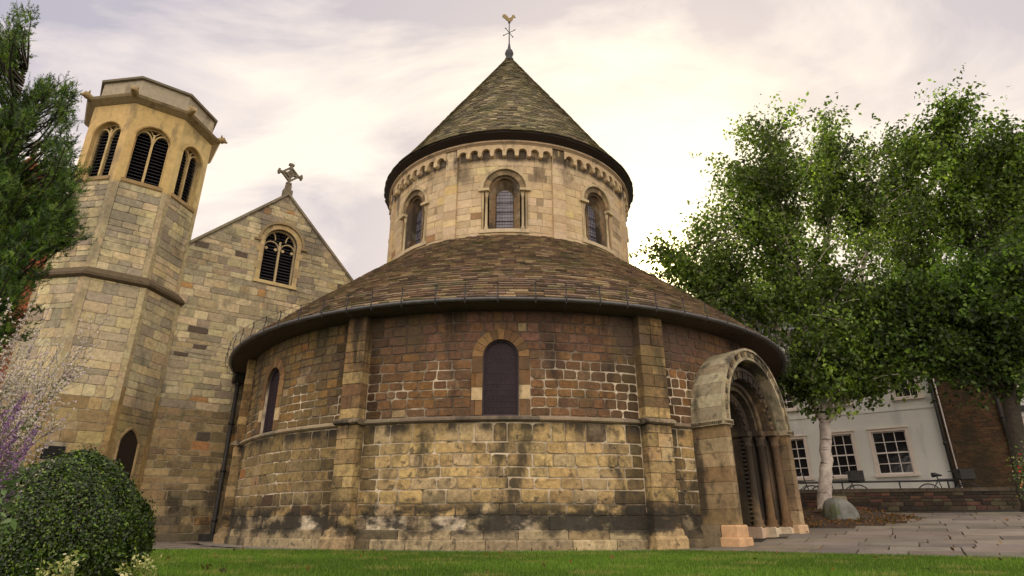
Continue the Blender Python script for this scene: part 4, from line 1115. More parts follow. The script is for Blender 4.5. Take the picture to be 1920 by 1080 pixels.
def build_white():
    r = empty('white_house', SW(0, 0, 0), 'white rendered two storey house with sash windows behind the silver birch', 'house')
    rects = [(-.36, .80, z2(1.84), z2(3.16)), (-2.06, -1.06, z2(1.84), z2(3.16)), (-3.85, -2.85, z2(1.84), z2(3.12)),
             (.74, 1.55, z2(4.16), z2(5.42)), (-3.9, -3.0, z2(4.14), z2(5.3)), (-1.7, -.9, z2(4.16), z2(5.42)), (-6.2, -5.3, z2(1.84), z2(3.12)), (-6.2, -5.3, z2(4.14), z2(5.4))]
    mb = MB(); wallplate(mb, SW, -9, 2.02, -.2, 8.1, rects, (.6, .6, .6))
    for u in (-9, 2.02): mb.add([SW(u, -.2, 0), SW(u, -.2, -8), SW(u, 8.1, -8), SW(u, 8.1, 0)], [(0, 1, 2, 3)], (.6, .6, .6))
    mb.build('wall', M['render'], r)
    mb = MB(); sbox(mb, SW, -9, 2.0, z2(3.78), z2(3.84), -.01, .025, (.6, .6, .6)); mb.build('band_course', M['render'], r)
    for q in rects: sash(r, SW, *q)
    mb = MB(); sbox(mb, SW, -9.2, 2.2, 8.1, 8.25, -8.2, .3, (.1, .1, .1)); prof(mb, SW, -9.1, 2.1, [(8.25, .25), (10.6, -4), (8.25, -8.2)], (.1, .1, .11)); mb.build('roof', M['lead'], r)
    mb = MB(); tube(mb, [SW(1.98, .6, .10), SW(1.98, 7.95, .10)], .055, (.1, .1, .1), 10)
    for z in (1.6, 3.2, 4.8, 6.4): lathe(mb, SW(1.98, 0, .10), [(.055, z-.05), (.075, z-.05), (.075, z+.05), (.055, z+.05)], (.1, .1, .1), 12)
    mb.build('drainpipe', M['pipe'], r)
    mb = MB(); tube(mb, [SW(2.13, .6, .06), SW(2.13, 7.9, .06)], .025, (.6, .6, .6), 8); mb.build('overflow_pipe', M['whitepaint'], r)
build_white()
def brickpal(): return vary(s2l(random.choice([(92, 68, 48), (80, 60, 44), (98, 76, 52), (74, 58, 44), (88, 72, 50), (70, 60, 42)])), .15)
M['brick'] = mat('old_brick', attr=True, nscale=10, namt=.35, bump=.3, bscale=40, stains=[((.045, .040, .022), (1, 1, .5), .8, .48, .62, .7, None)])
def build_brick():
    r = empty('brick_house', SW(2.9, 0, 0), 'narrow dark brick house between the white house and the right edge', 'house')
    mb = MB(); rw = lambda: random.uniform(.20, .24)
    sbox(mb, SW, 2.025, 4.055, -.2, 8.4, -8, -.006, s2l((118, 100, 80)))
    masonry(mb, SW, 2.03, 4.05, .6, 8.3, (.072, .078), (.20, .24), lambda u, v: brickpal(), [], joint=.012, h=.004, bev=.003, j=.002, rise=(0, .004))
    mb.build('wall', M['brick'], r)
    mb = MB(); prof(mb, SW, 2.1, 3.95, [(8.4, .25), (10.4, -4), (8.4, -8)], (.1, .1, .11)); mb.build('roof', M['lead'], r)
    mb = MB(); tube(mb, [SW(3.86, .6, .09), SW(3.86, 8.2, .09)], .06, (.1, .1, .1), 10)
    for z in (2, 4, 6): lathe(mb, SW(3.86, 0, .09), [(.06, z-.05), (.08, z-.05), (.08, z+.05), (.06, z+.05)], (.1, .1, .1), 12)
    mb.build('drainpipe', M['pipe'], r)
    M['green'] = mat('green_paint', (.05, .17, .12), bump=.05)
    mb = MB(); sbox(mb, SW, 3.95, 4.05, .6, 2.9, .0, .08, (.1, .3, .2)); mb.build('green_post', M['green'], r)
    r2 = empty('shop_house', SW(6, 0, 0), 'pale rendered house at the right edge behind the ivy clad trunk', 'house')
    rects = [(4.55, 5.55, z2(3.95), z2(5.2)), (6.4, 7.4, z2(3.95), z2(5.2)), (4.5, 6.0, 1.0, z2(3.2))]
    mb = MB(); wallplate(mb, SW, 4.06, 9.5, -.2, 8.2, rects, (.6, .6, .6)); mb.add([SW(9.5, -.2, 0), SW(9.5, -.2, -8), SW(9.5, 8.2, -8), SW(9.5, 8.2, 0)], [(0, 1, 2, 3)], (.6, .6, .6)); mb.build('wall', M['render'], r2)
    for q in rects: sash(r2, SW, *q)
    mb = MB(); sbox(mb, SW, 4.1, 9.5, z2(3.45), z2(3.6), .0, .12, (.1, .1, .1)); mb.build('fascia', M['pipe'], r2)
    mb = MB(); prof(mb, SW, 4.0, 9.7, [(8.2, .25), (10.4, -4), (8.2, -8)], (.1, .1, .11)); mb.build('roof', M['lead'], r2)
build_brick()

# low boundary wall
LA = np.array([7.2, 19.4]); LB = np.array([15.4, 17.1])
def build_lowwall():
    l = np.linalg.norm(LB-LA); d = (LB-LA)/l; n = np.array([d[1], -d[0]])
    if n[1] > 0: n = -n
    S = flat((LA[0], LA[1], 0), (d[0], d[1], 0), (n[0], n[1], 0)); zt = 1.36
    r = empty('low_wall', (LA[0], LA[1], .6), 'low dark brick and stone boundary wall in front of the white house', 'wall')
    mb = MB(); sbox(mb, S, -1.5, l, .2, zt-.1, -.3, -.004, s2l((72, 62, 52)))
    pal = [(82, 60, 52), (64, 50, 44), (98, 70, 58), (58, 52, 44), (74, 66, 52), (90, 84, 66), (50, 44, 40)]
    masonry(mb, S, -1.5, l, .45, zt-.1, (.075, .14), (.2, .42), lambda u, v: vary(s2l(random.choice(pal)), .15), [], joint=.014, h=.01)
    mb.build('brickwork', M['brick'], r)
    mb = MB(); u = -1.5
    while u < l:
        w = random.uniform(.5, 1.1); sbox(mb, S, u+.004, u+w-.004, zt-.1, zt+random.uniform(-.01, .01), -.36, .05, vary(s2l((84, 76, 64)), .2)); u += w
    mb.build('coping', M['brick'], r)
    mb = MB(); a, b, _ = at(1625, 940, 18.2), 0, 0
    # pale stone block standing against the wall
    u0 = 2.15; bo = S(u0+.3, 0, .15); g = gz(bo[0], bo[1])
    V = [S(u0, g-.05, .02), S(u0+.66, g-.05, .02), S(u0+.64, g-.05, .32), S(u0+.03, g-.05, .30), S(u0+.02, g+.47, .02), S(u0+.64, g+.45, .02), S(u0+.60, g+.43, .26), S(u0+.05, g+.46, .27)]
    mb.add(V, CUBEF, s2l((150, 142, 118)))
    tag(mb.build('stone_block', M['rubble'], None, origin=(bo[0], bo[1], g)), 'squared pale stone block leaning on the low wall right of the boulder', 'stone block')
    # railing behind the wall
    rl = empty('railing', S(2, 1.2, -1.3), 'thin black horizontal railing in front of the white house', 'railing')
    mb = MB(); gz_ = 1.05; zr = 1.62
    tube(mb, [S(-1.0, zr, -1.1), S(6.1, zr, -1.1)], .028, (.1, .1, .1), 8); mb.build('top_rail', M['iron'], rl)
    for u in (-.6, 1.2, 3.0, 4.6, 5.9):
        mb = MB(); tube(mb, [S(u, .8, -1.1), S(u, zr, -1.1)], .022, (.1, .1, .1), 8); mb.build('post', M['iron'], rl)
    return S
SL = build_lowwall()
def bicycle(S, u, w, z, label, basket, facing=1):
    r = empty('bicycle', S(u, z, w), label, 'bicycle', 'bicycles against the railing')
    S2 = lambda a, b: S(u+facing*a, z+b, w)
    for c in (-.52, .52):
        mb = MB(); tube(mb, [S(u+facing*(c+.33*cos(t)), z+.34+.33*sin(t), w) for t in np.linspace(0, 2*pi, 29)], .018, (.05, .05, .05), 6, cap=False)
        tube(mb, [S2(c-.03, .34), S2(c+.03, .34)], .025, (.1, .1, .1), 6)
        for k in range(8):
            t = k*pi/8; tube(mb, [S2(c-.32*cos(t), .34-.32*sin(t)), S2(c+.32*cos(t), .34+.32*sin(t))], .003, (.3, .3, .3), 3, cap=False)
        mb.build('wheel', M['iron'], r)
    mb = MB()
    for a, b in (((-.52, .34), (-.14, .32)), ((-.52, .34), (-.22, .78)), ((-.14, .32), (-.24, .88)), ((-.22, .80), (.34, .80)), ((-.14, .32), (.36, .68)), ((.33, .90), (.40, .60)), ((.40, .60), (.52, .34))):
        tube(mb, [S2(*a), S2(*b)], .015, (.1, .1, .1), 6)
    mb.build('frame', M['iron'], r)
    mb = MB(); tube(mb, [S(u+facing*.33, z+.88, w), S(u+facing*.34, z+1.0, w), S(u+facing*.30, z+1.04, w-.22), S(u+facing*.18, z+1.03, w-.28)], .013, (.1, .1, .1), 6)
    tube(mb, [S(u+facing*.34, z+1.0, w), S(u+facing*.30, z+1.04, w+.22), S(u+facing*.18, z+1.03, w+.28)], .013, (.1, .1, .1), 6); mb.build('handlebar', M['iron'], r)
    mb = MB(); tube(mb, [S2(-.36, .92), S2(-.26, .93), S2(-.10, .91)], [.075, .06, .02], (.1, .1, .1), 8); mb.build('saddle', M['iron'], r)
    if basket:
        mb = MB(); sbox(mb, S, u-.19+facing*.52, u+.19+facing*.52, z+.78, z+1.08, w-.17, w+.17, (.03, .03, .035)); 
        for k in range(4): sbox(mb, S, u-.2+facing*.52, u+.2+facing*.52, z+.80+k*.09, z+.815+k*.09, w-.18, w+.18, (.2, .2, .2))
        mb.build('basket', M['pipe'], r)
bicycle(SL, 2.85, -.85, .85, 'dark bicycle with a black front basket leaning on the railing beside the birch', True)
bicycle(SL, 5.8, -.85, .85, 'dark bicycle at the foot of the drainpipe of the white house', True)
bicycle(SL, 1.55, -.85, .85, 'dark bicycle half hidden between the church doorway and the birch trunk', False)

# boulder
def build_rock():
    mb = MB(); c = at(1582, 975, 15.6); g = gz(c[0], c[1]); n, m = 22, 12; V = []
    for j in range(m+1):
        ph = pi/2*j/m
        for i in range(n):
            a = 2*pi*i/n; r = cos(ph)**.75*(1+.10*sin(2*a+1)+.07*sin(5*a)); x = .40*r*cos(a)+.10*(j/m)*-.7; y = .36*r*sin(a)
            z = .52*(sin(ph)**.9)*(1-.22*cos(a)*(1-j/m))
            V.append((c[0]+x, c[1]+y, g-.08+z+random.uniform(-.008, .008)))
    mb.add(V, [(j*n+i, j*n+(i+1) % n, (j+1)*n+(i+1) % n, (j+1)*n+i) for j in range(m) for i in range(n)], (.2, .2, .2))
    tag(mb.build('boulder', M['rock'], None, origin=(c[0], c[1], g)), 'big rough grey green boulder at the foot of the silver birch', 'boulder')
build_rock()

# house on the far left behind the yew
def build_redhouse():
    P = at(60, 300, 27); d = (.93, .36, 0); n = (.36, -.93, 0); S = flat((P[0], P[1], 0), d, n); zt = P[2]
    r = empty('red_brick_house', (P[0], P[1], 0), 'red brick gabled house with a cross finial glimpsed behind the dark yew', 'house')
    pts = [(-5, -.2), (3.0, -.2), (3.0, zt-4.6), (0, zt), (-5, zt-7)]
    mb = MB(); poly(mb, S, pts, -9, -.03, s2l((150, 92, 66)))
    lim = lambda v: (-1e9 if v < zt-7 else -5*(zt-v)/7, 1e9 if v < zt-4.6 else 3*(zt-v)/4.6)
    pal = [(150, 84, 60), (138, 76, 54), (162, 94, 68), (128, 74, 56), (152, 88, 58)]
    masonry(mb, S, -4.9, 2.95, 4.0, zt-.1, (.12, .13), (.3, .4), lambda u, v: vary(s2l(random.choice(pal)), .1), [], joint=.016, h=.005, lim=lim, bev=.004, j=.003)
    M['redbrick'] = mat('red_brick', attr=True, nscale=6, namt=.2, bump=.2)
    mb.build('wall', M['redbrick'], r)
    mb = MB()
    for s, w_, h_ in ((1, 3.15, 4.83), (-1, 5.1, 7.14)):
        V = [S(0, zt+.02, .12), S(s*w_, zt-h_, .12), S(s*w_, zt-h_, -9), S(0, zt+.02, -9), S(0, zt+.2, .12), S(s*w_, zt-h_+.18, .12), S(s*w_, zt-h_+.18, -9), S(0, zt+.2, -9)]
        mb.add(V, CUBEF, s2l((150, 84, 58)))
    mb.build('roof', M['redbrick'], r)
    mb = MB(); c = s2l((120, 112, 98)); sbox(mb, S, -.10, .10, zt+.1, zt+.5, -.1, .1, c); sbox(mb, S, -.07, .07, zt+.5, zt+1.25, -.06, .06, c); sbox(mb, S, -.30, .30, zt+.82, zt+.97, -.063, .063, c); mb.build('cross_finial', M['trim'], r)
build_redhouse()

# ------------------------------------------------------------------ vegetation
def rotm(n):
    """random orientation frames (n,3,3)"""
    q = rng.normal(size=(n, 4)); q /= np.linalg.norm(q, axis=1)[:, None]; w, x, y, z = q.T
    return np.stack([np.stack([1-2*(y*y+z*z), 2*(x*y-z*w), 2*(x*z+y*w)], 1), np.stack([2*(x*y+z*w), 1-2*(x*x+z*z), 2*(y*z-x*w)], 1), np.stack([2*(x*z-y*w), 2*(y*z+x*w), 1-2*(x*x+y*y)], 1)], 1)
def leaves(name, P, size, m, parent, pal, aspect=.62, var=.35, droop=0, nrm=None, clump=None):
    n = len(P); R = rotm(n); sz = size*(.65+.7*rng.random(n))
    if droop:
        a = R[:, :, 0]; a[:, 2] -= droop; a /= np.linalg.norm(a, axis=1)[:, None]; b = np.cross(a, R[:, :, 1]); b /= np.linalg.norm(b, axis=1)[:, None]+1e-9
    elif nrm is not None:
        nn = nrm+rng.normal(0, .55, (n, 3)); nn /= np.linalg.norm(nn, axis=1)[:, None]; b = np.cross(nn, R[:, :, 1]); b /= np.linalg.norm(b, axis=1)[:, None]; a = np.cross(nn, b)
    else: a, b = R[:, :, 0], R[:, :, 1]
    cc = np.cross(a, b)
    l = sz[:, None]*a; w = sz[:, None]*aspect*.5*b; f = sz[:, None]*.12*cc
    V = np.empty((n, 4, 3)); V[:, 0] = P; V[:, 1] = P+l*.45+w+f; V[:, 2] = P+l; V[:, 3] = P+l*.45-w+f
    pal = np.array([s2l(c) for c in pal]); c = pal[rng.integers(0, len(pal), n)]*(1-var+2*var*rng.random((n, 1)))
    if clump is not None: c = c*clump[:, None]
    return fast(name, V.reshape(-1, 3), np.arange(n*4).reshape(-1, 4), m, parent, c)
def limb(mb, a, b, r0, r1, col, sag=.0, wob=.08, n=7):
    a, b = np.array(a, float), np.array(b, float); L_ = np.linalg.norm(b-a); pts = []
    off = rng.normal(0, wob*L_*.5, 3)
    for i in range(n+1):
        t = i/n; pts.append(a+(b-a)*t+off*sin(pi*t)+np.array([0, 0, sag*L_*sin(pi*t)])+(rng.normal(0, wob*.12*L_, 3) if 0 < i < n else 0))
    tube(mb, pts, [r0+(r1-r0)*(i/n) for i in range(n+1)], col, 7 if r0 > .04 else 5); return pts
def crown_tree(name, label, cat, base, stems, blobs, nclu, nleaf, leafsize, pal, barkcol, barkmat, spread=.45, group=None, low=None):
    """stems: list of lists of (point, radius); blobs: list of (centre, (rx,ry,rz), weight)"""
    g = gz(base[0], base[1]); root = empty(name, (base[0], base[1], g), label, cat, group)
    mb = MB(); nodes = []
    for st in stems:
        pts = [np.array(p, float) for p, r in st]; rr = [r for p, r in st]; P2 = []; R2 = []
        for i in range(len(pts)-1):
            for k in range(5):
                t = k/5; p = pts[i]*(1-t)+pts[i+1]*t+rng.normal(0, .02, 3); P2.append(p); R2.append(rr[i]*(1-t)+rr[i+1]*t)
        P2.append(pts[-1]); R2.append(rr[-1]); tube(mb, P2, R2, barkcol, 14); nodes += [(p, r) for p, r in zip(P2, R2) if p[2] > g+2.6]
    NP = np.array([p for p, r in nodes]); NR = np.array([r for p, r in nodes])
    w = np.array([b[2] for b in blobs], float); w /= w.sum(); PL = []; KL = []
    for i in range(nclu):
        b = blobs[rng.choice(len(blobs), p=w)]; v = rng.normal(size=3); v /= np.linalg.norm(v); v *= rng.random()**.33
        c = np.array(b[0])+v*np.array(b[1])
        dd = np.linalg.norm(NP-c, axis=1)+np.maximum(0, NP[:, 2]-c[2]+.3)*1.2; k = int(np.argmin(dd)); k = max(0, k-rng.integers(0, 3))
        p0, r0 = NP[k], NR[k]; r = max(.012, min(r0*.45, .07))
        pts = limb(mb, p0, c, r, .006, barkcol, sag=.10)
        m = int(nleaf*(.5+rng.random())); t = .35+.68*rng.random(m)**.7; t = np.minimum(t, .999); idx = np.clip((t*(len(pts)-1)).astype(int), 0, len(pts)-2); fr = t*(len(pts)-1)-idx
        A_ = np.array(pts); q = A_[idx]*(1-fr)[:, None]+A_[idx+1]*fr[:, None]
        s = spread*(.55+.6*t)[:, None]*rng.uniform(.6, 1.25)
        # little twigs: leaves strung in hanging strands
        ns = max(6, m//9); so_ = rng.normal(size=(ns, 3)); si = rng.integers(0, ns, m); along = rng.random(m)
        off = so_[si]*s*.8+np.c_[rng.normal(0, .05, m), rng.normal(0, .05, m), -along*.35*spread]+rng.normal(0, .06, (m, 3))
        PL.append(q+off); KL.append(np.full(m, rng.choice([.45, .6, .9, 1.1, 1.4, 2.0])*rng.uniform(.85, 1.15)))
    mb.build('trunk', barkmat, root)
    leaves('crown', np.concatenate(PL), leafsize, M['leaf'], root, pal, droop=.5, clump=np.concatenate(KL))
    return root
def blob(px, py, rx, ry, Y, ry_d=None, w=1.0):
    c = at(px, py, Y); k = Y/FPX*1.12; return (tuple(c), (rx*k, (ry_d or min(rx, ry)*1.1)*k, ry*k), w*rx*ry)
def build_birches():
    Y = 17.0; b = at(1550, 952, Y); b[2] = gz(b[0], b[1]); wh = s2l((196, 186, 176))
    f = at(1546, 795, Y); 
    def st(l): return [(at(px, py, y) if not isinstance(px, np.ndarray) else px, r) for px, py, y, r in l]
    trunk = [((b[0]+.0, b[1], b[2]-.1), .27), ((b[0], b[1], b[2]+.25), .19), (at(1548, 880, Y), .155), (tuple(f), .15)]
    stems = [trunk,
             [(tuple(f), .11), (at(1515, 740, Y), .09), (at(1505, 640, Y), .08), (at(1500, 540, Y-.2), .07), (at(1480, 400, Y), .04), (at(1450, 250, Y), .02)],
             [(tuple(f), .11), (at(1541, 700, Y), .085), (at(1540, 600, Y+.3), .08), (at(1555, 430, Y+.4), .05), (at(1540, 230, Y+.4), .02)],
             [(tuple(f), .10), (at(1562, 740, Y), .07), (at(1590, 640, Y+.3), .06), (at(1625, 470, Y+.6), .06), (at(1630, 280, Y+.6), .02)],
             [(tuple(f), .09), (at(1590, 750, Y-.4), .06), (at(1640, 700, Y-.8), .04), (at(1690, 660, Y-1), .02)],
             [(at(1505, 640, Y), .07), (at(1430, 600, Y), .05), (at(1340, 540, Y), .035), (at(1270, 480, Y), .015)]]
    bl = [blob(1490, 300, 115, 110, Y), blob(1415, 320, 72, 120, Y), blob(1590, 320, 70, 115, Y+.5), blob(1640, 400, 70, 90, Y+1), blob(1375, 400, 45, 80, Y), blob(1480, 455, 160, 100, Y), blob(1275, 495, 55, 75, Y, 60, 1.0), blob(1330, 560, 70, 60, Y),
          blob(1400, 560, 110, 80, Y), blob(1570, 560, 130, 90, Y-.3), blob(1590, 665, 110, 55, Y-.6, w=1), blob(1510, 650, 60, 60, Y-.5, w=1), blob(1640, 620, 60, 60, Y-1, w=1.2), blob(1225, 480, 22, 30, Y, w=1.5), blob(1525, 705, 80, 35, Y-.8, w=1.6), blob(1650, 690, 75, 45, Y-1, w=1.5), blob(1385, 440, 60, 80, Y)]
    pal = [(87, 107, 43), (73, 94, 40), (102, 122, 48), (63, 82, 36), (115, 132, 58), (87, 105, 58)]
    crown_tree('birch_tree', 'tall silver birch with white forked trunk beside the church doorway', 'tree', b, stems, bl, 400, 165, .13, pal, wh, M['bark'], .34)
    # tree at the right edge, upright light crown
    Y2 = 19.5; b2 = at(1925, 905, Y2); b2[2] = gz(b2[0], b2[1]); gb = s2l((120, 112, 98))
    stems = [[((b2[0], b2[1], b2[2]-.1), .26), (at(1905, 800, Y2), .2), (at(1880, 660, Y2), .17), (at(1840, 520, Y2), .13), (at(1800, 380, Y2), .08), (at(1765, 220, Y2), .02)],
             [(at(1880, 660, Y2), .12), (at(1790, 560, Y2), .09), (at(1710, 430, Y2), .05), (at(1700, 300, Y2), .02)],
             [(at(1840, 520, Y2), .1), (at(1860, 400, Y2), .06), (at(1860, 260, Y2), .02)]]
    bl = [blob(1765, 245, 95, 75, Y2), blob(1860, 300, 80, 85, Y2), blob(1725, 330, 80, 95, Y2), blob(1710, 440, 80, 80, Y2), blob(1840, 420, 100, 90, Y2, w=.8), blob(1700, 550, 100, 80, Y2), blob(1930, 380, 60, 110, Y2)]
    pal = [(78, 101, 39), (91, 113, 42), (65, 85, 36), (103, 122, 50)]
    crown_tree('slender_tree', 'tall light crowned tree at the right edge rising above its darker neighbour', 'tree', b2, stems, bl, 330, 150, .145, pal, gb, M['darkbark'], .38)
    Y3 = 15.6; b3 = at(1935, 960, Y3); b3[2] = gz(b3[0], b3[1])
    stems = [[((b3[0], b3[1], b3[2]-.1), .24), (at(1915, 860, Y3), .2), (at(1893, 740, Y3), .17), (at(1880, 620, Y3), .13), (at(1860, 520, Y3), .06)],
             [(at(1893, 740, Y3), .11), (at(1850, 640, Y3), .09), (at(1780, 580, Y3), .05), (at(1700, 560, Y3), .02)], [(at(1880, 620, Y3), .08), (at(1920, 520, Y3), .04), (at(1960, 470, Y3), .02)]]
    bl = [blob(1800, 610, 110, 75, Y3), blob(1890, 590, 70, 90, Y3), blob(1700, 630, 85, 60, Y3), blob(1850, 520, 90, 60, Y3), blob(1740, 560, 90, 50, Y3), blob(1930, 520, 50, 90, Y3), blob(1770, 680, 80, 25, Y3, w=1), blob(1890, 680, 60, 30, Y3, w=1)]
    pal = [(57, 78, 30), (68, 89, 33), (46, 64, 27), (83, 105, 40)]
    crown_tree('dark_tree', 'dark green drooping tree with ivied trunk hanging over the brick house', 'tree', b3, stems, bl, 230, 190, .125, pal, gb, M['darkbark'], .36)
    # background tree mass low between the church and the white house
    Y4 = 30; b4 = at(1430, 880, Y4); b4[2] = gz(b4[0], b4[1])
    stems = [[((b4[0], b4[1], b4[2]-.1), .3), (at(1430, 760, Y4), .25), (at(1410, 650, Y4), .18), (at(1390, 580, Y4), .05)]]
    bl = [blob(1400, 600, 130, 60, Y4), blob(1500, 620, 110, 70, Y4), blob(1350, 570, 60, 40, Y4), blob(1620, 600, 110, 80, Y4), blob(1480, 560, 120, 70, Y4)]
    crown_tree('background_tree', 'broad dark tree far behind the roof edge and the birch', 'tree', b4, stems, bl, 130, 230, .17, [(58, 76, 34), (48, 64, 30), (70, 90, 40)], gb, M['darkbark'], .8)
build_birches()
def sprays(name, tips, m, parent, pal, nlen=.032, nn=24):
    """tips: (n,2,3) start/end of each shoot; needles on both sides"""
    n = len(tips); A_ = tips[:, 0]; D = tips[:, 1]-A_; L_ = np.linalg.norm(D, axis=1)[:, None]; D = D/L_
    t = np.tile(np.linspace(.02, 1, nn), n); i = np.repeat(np.arange(n), nn); rad = rng.normal(size=(n*nn, 3)); d = D[i]; rad -= (rad*d).sum(1)[:, None]*d; rad /= np.linalg.norm(rad, axis=1)[:, None]
    dirn = rad*.85+d*.6; dirn /= np.linalg.norm(dirn, axis=1)[:, None]; side = np.cross(dirn, d); side /= np.linalg.norm(side, axis=1)[:, None]+1e-9
    P = A_[i]+d*(t*L_[i, 0])[:, None]; ln = nlen*(.7+.6*rng.random(n*nn))*(1.05-.45*t); w = ln*.13+.0018
    V = np.empty((n*nn, 4, 3)); V[:, 0] = P-side*w[:, None]*.6; V[:, 1] = P+side*w[:, None]*.6; V[:, 2] = P+dirn*ln[:, None]+side*w[:, None]*.5; V[:, 3] = P+dirn*ln[:, None]-side*w[:, None]*.5
    pal = np.array([s2l(c) for c in pal]); sc = pal[rng.integers(0, len(pal), n)]*(.7+.6*rng.random((n, 1))); c = sc[i]*(.8+.4*rng.random((n*nn, 1)))
    return fast(name, V.reshape(-1, 3), np.arange(n*nn*4).reshape(-1, 4), m, parent, c)
def build_yew():
    Y = 6.5; b = np.array([-6.3, 6.9, 0.]); root = empty('yew_tree', tuple(b), 'dark green yew with spiky upright shoots at the left edge', 'tree')
    mb = MB(); col = (.05, .04, .03)
    tube(mb, [b, b+[0, 0, 1.5], b+[-.1, 0, 3.2], b+[-.5, 0, 5.0], b+[-.9, 0, 6.4]], [.22, .18, .14, .06, .02], col, 10)
    # boughs: list of (px,py) ends with thickness of foliage
    ends = []
    def region(n, x0, y0, x1, y1, s):
        for _ in range(n): t = rng.random(); ends.append((x0+(x1-x0)*t+rng.normal(0, s), y0+(y1-y0)*t+rng.normal(0, s), rng.normal(0, .45)))
    region(40, -50, 20, -10, 130, 22); region(24, -10, 140, 50, 10, 9); region(34, -50, 230, 40, 215, 20); region(22, 40, 240, 95, 140, 7)
    region(60, -40, 330, 40, 310, 30); region(34, 112, 330, 128, 160, 7); region(30, 90, 400, 130, 330, 15); region(100, -40, 470, 80, 410, 34); region(34, 90, 440, 125, 400, 16)
    region(60, -40, 560, 50, 520, 30); region(30, -40, 620, 20, 600, 26)
    tips = []; M2 = []
    for px, py, dy in ends:
        e = at(px, py, Y+dy); z = min(e[2]-.3, 6.6); s = b+np.array([-.12*z, 0, max(.8, z)])
        pts = limb(mb, s, e, .018, .004, col, sag=-.06, n=5)
        d = (pts[-1]-pts[-3]); d /= np.linalg.norm(d)+1e-9
        for k in range(26):
            bk = pts[-2]-pts[-1]; bk /= np.linalg.norm(bk)+1e-9; q = pts[-1]+bk*rng.random()*.28+rng.normal(0, .05, 3)
            dr = d*.6+np.array([rng.normal(0, .5), rng.normal(0, .5), .45+rng.normal(0, .35)]); dr /= np.linalg.norm(dr); tips.append((q, q+dr*rng.uniform(.07, .16)))
    mb.build('trunk', M['darkbark'], root)
    sprays('crown', np.array(tips), M['yew'], root, [(50, 76, 22), (62, 92, 28), (36, 56, 20), (86, 116, 36), (104, 130, 42)])
build_yew()
def build_box():
    c = np.array([-2.96, 4.2, .30]); r = np.array([.53, .53, .56]); root = empty('box_bush', (c[0], c[1], 0), 'clipped round dark green box bush in the lower left corner', 'bush')
    mb = MB(); lathe(mb, (c[0], c[1], 0), [(.05, -.02), (.05, .2), (.03, .3)], (.05, .04, .03), 8); 
    for k in range(40):
        v = rng.normal(size=3); v /= np.linalg.norm(v); v[2] = abs(v[2])*.9-.2; tube(mb, [c*[1, 1, 0]+[0, 0, .12], c+v*.25, c+v*.48], [.012, .008, .003], (.05, .04, .03), 5)
    mb.build('stem', M['darkbark'], root)
    n = 84000; v = rng.normal(size=(n, 3)); v /= np.linalg.norm(v, axis=1)[:, None]
    bump = 1+.035*np.sin(v[:, 0]*4.3+1+v[:, 1]*3)+.028*np.sin(v[:, 0]*9+v[:, 2]*7)+.024*np.sin(v[:, 1]*13+3*v[:, 2])+.018*np.sin(v[:, 2]*17+v[:, 0]*11)
    dpt = 1-np.abs(rng.normal(0, .045, n)); tuft = rng.random(n) < .05; dpt[tuft] = 1+.08*rng.random(tuft.sum())**2
    P = c+v*r*(bump*dpt)[:, None]; k = P[:, 2] > .0
    cl_ = (.75+.5*(.5+.5*np.sin(v[:, 0]*11+v[:, 2]*9)*np.sin(v[:, 1]*9-v[:, 2]*12)))[k]
    leaves('foliage', P[k], .0195, M['box'], root, [(46, 68, 18), (35, 54, 15), (62, 88, 22), (26, 40, 13), (100, 128, 36)], .6, .45, nrm=v[k], clump=cl_)
build_box()
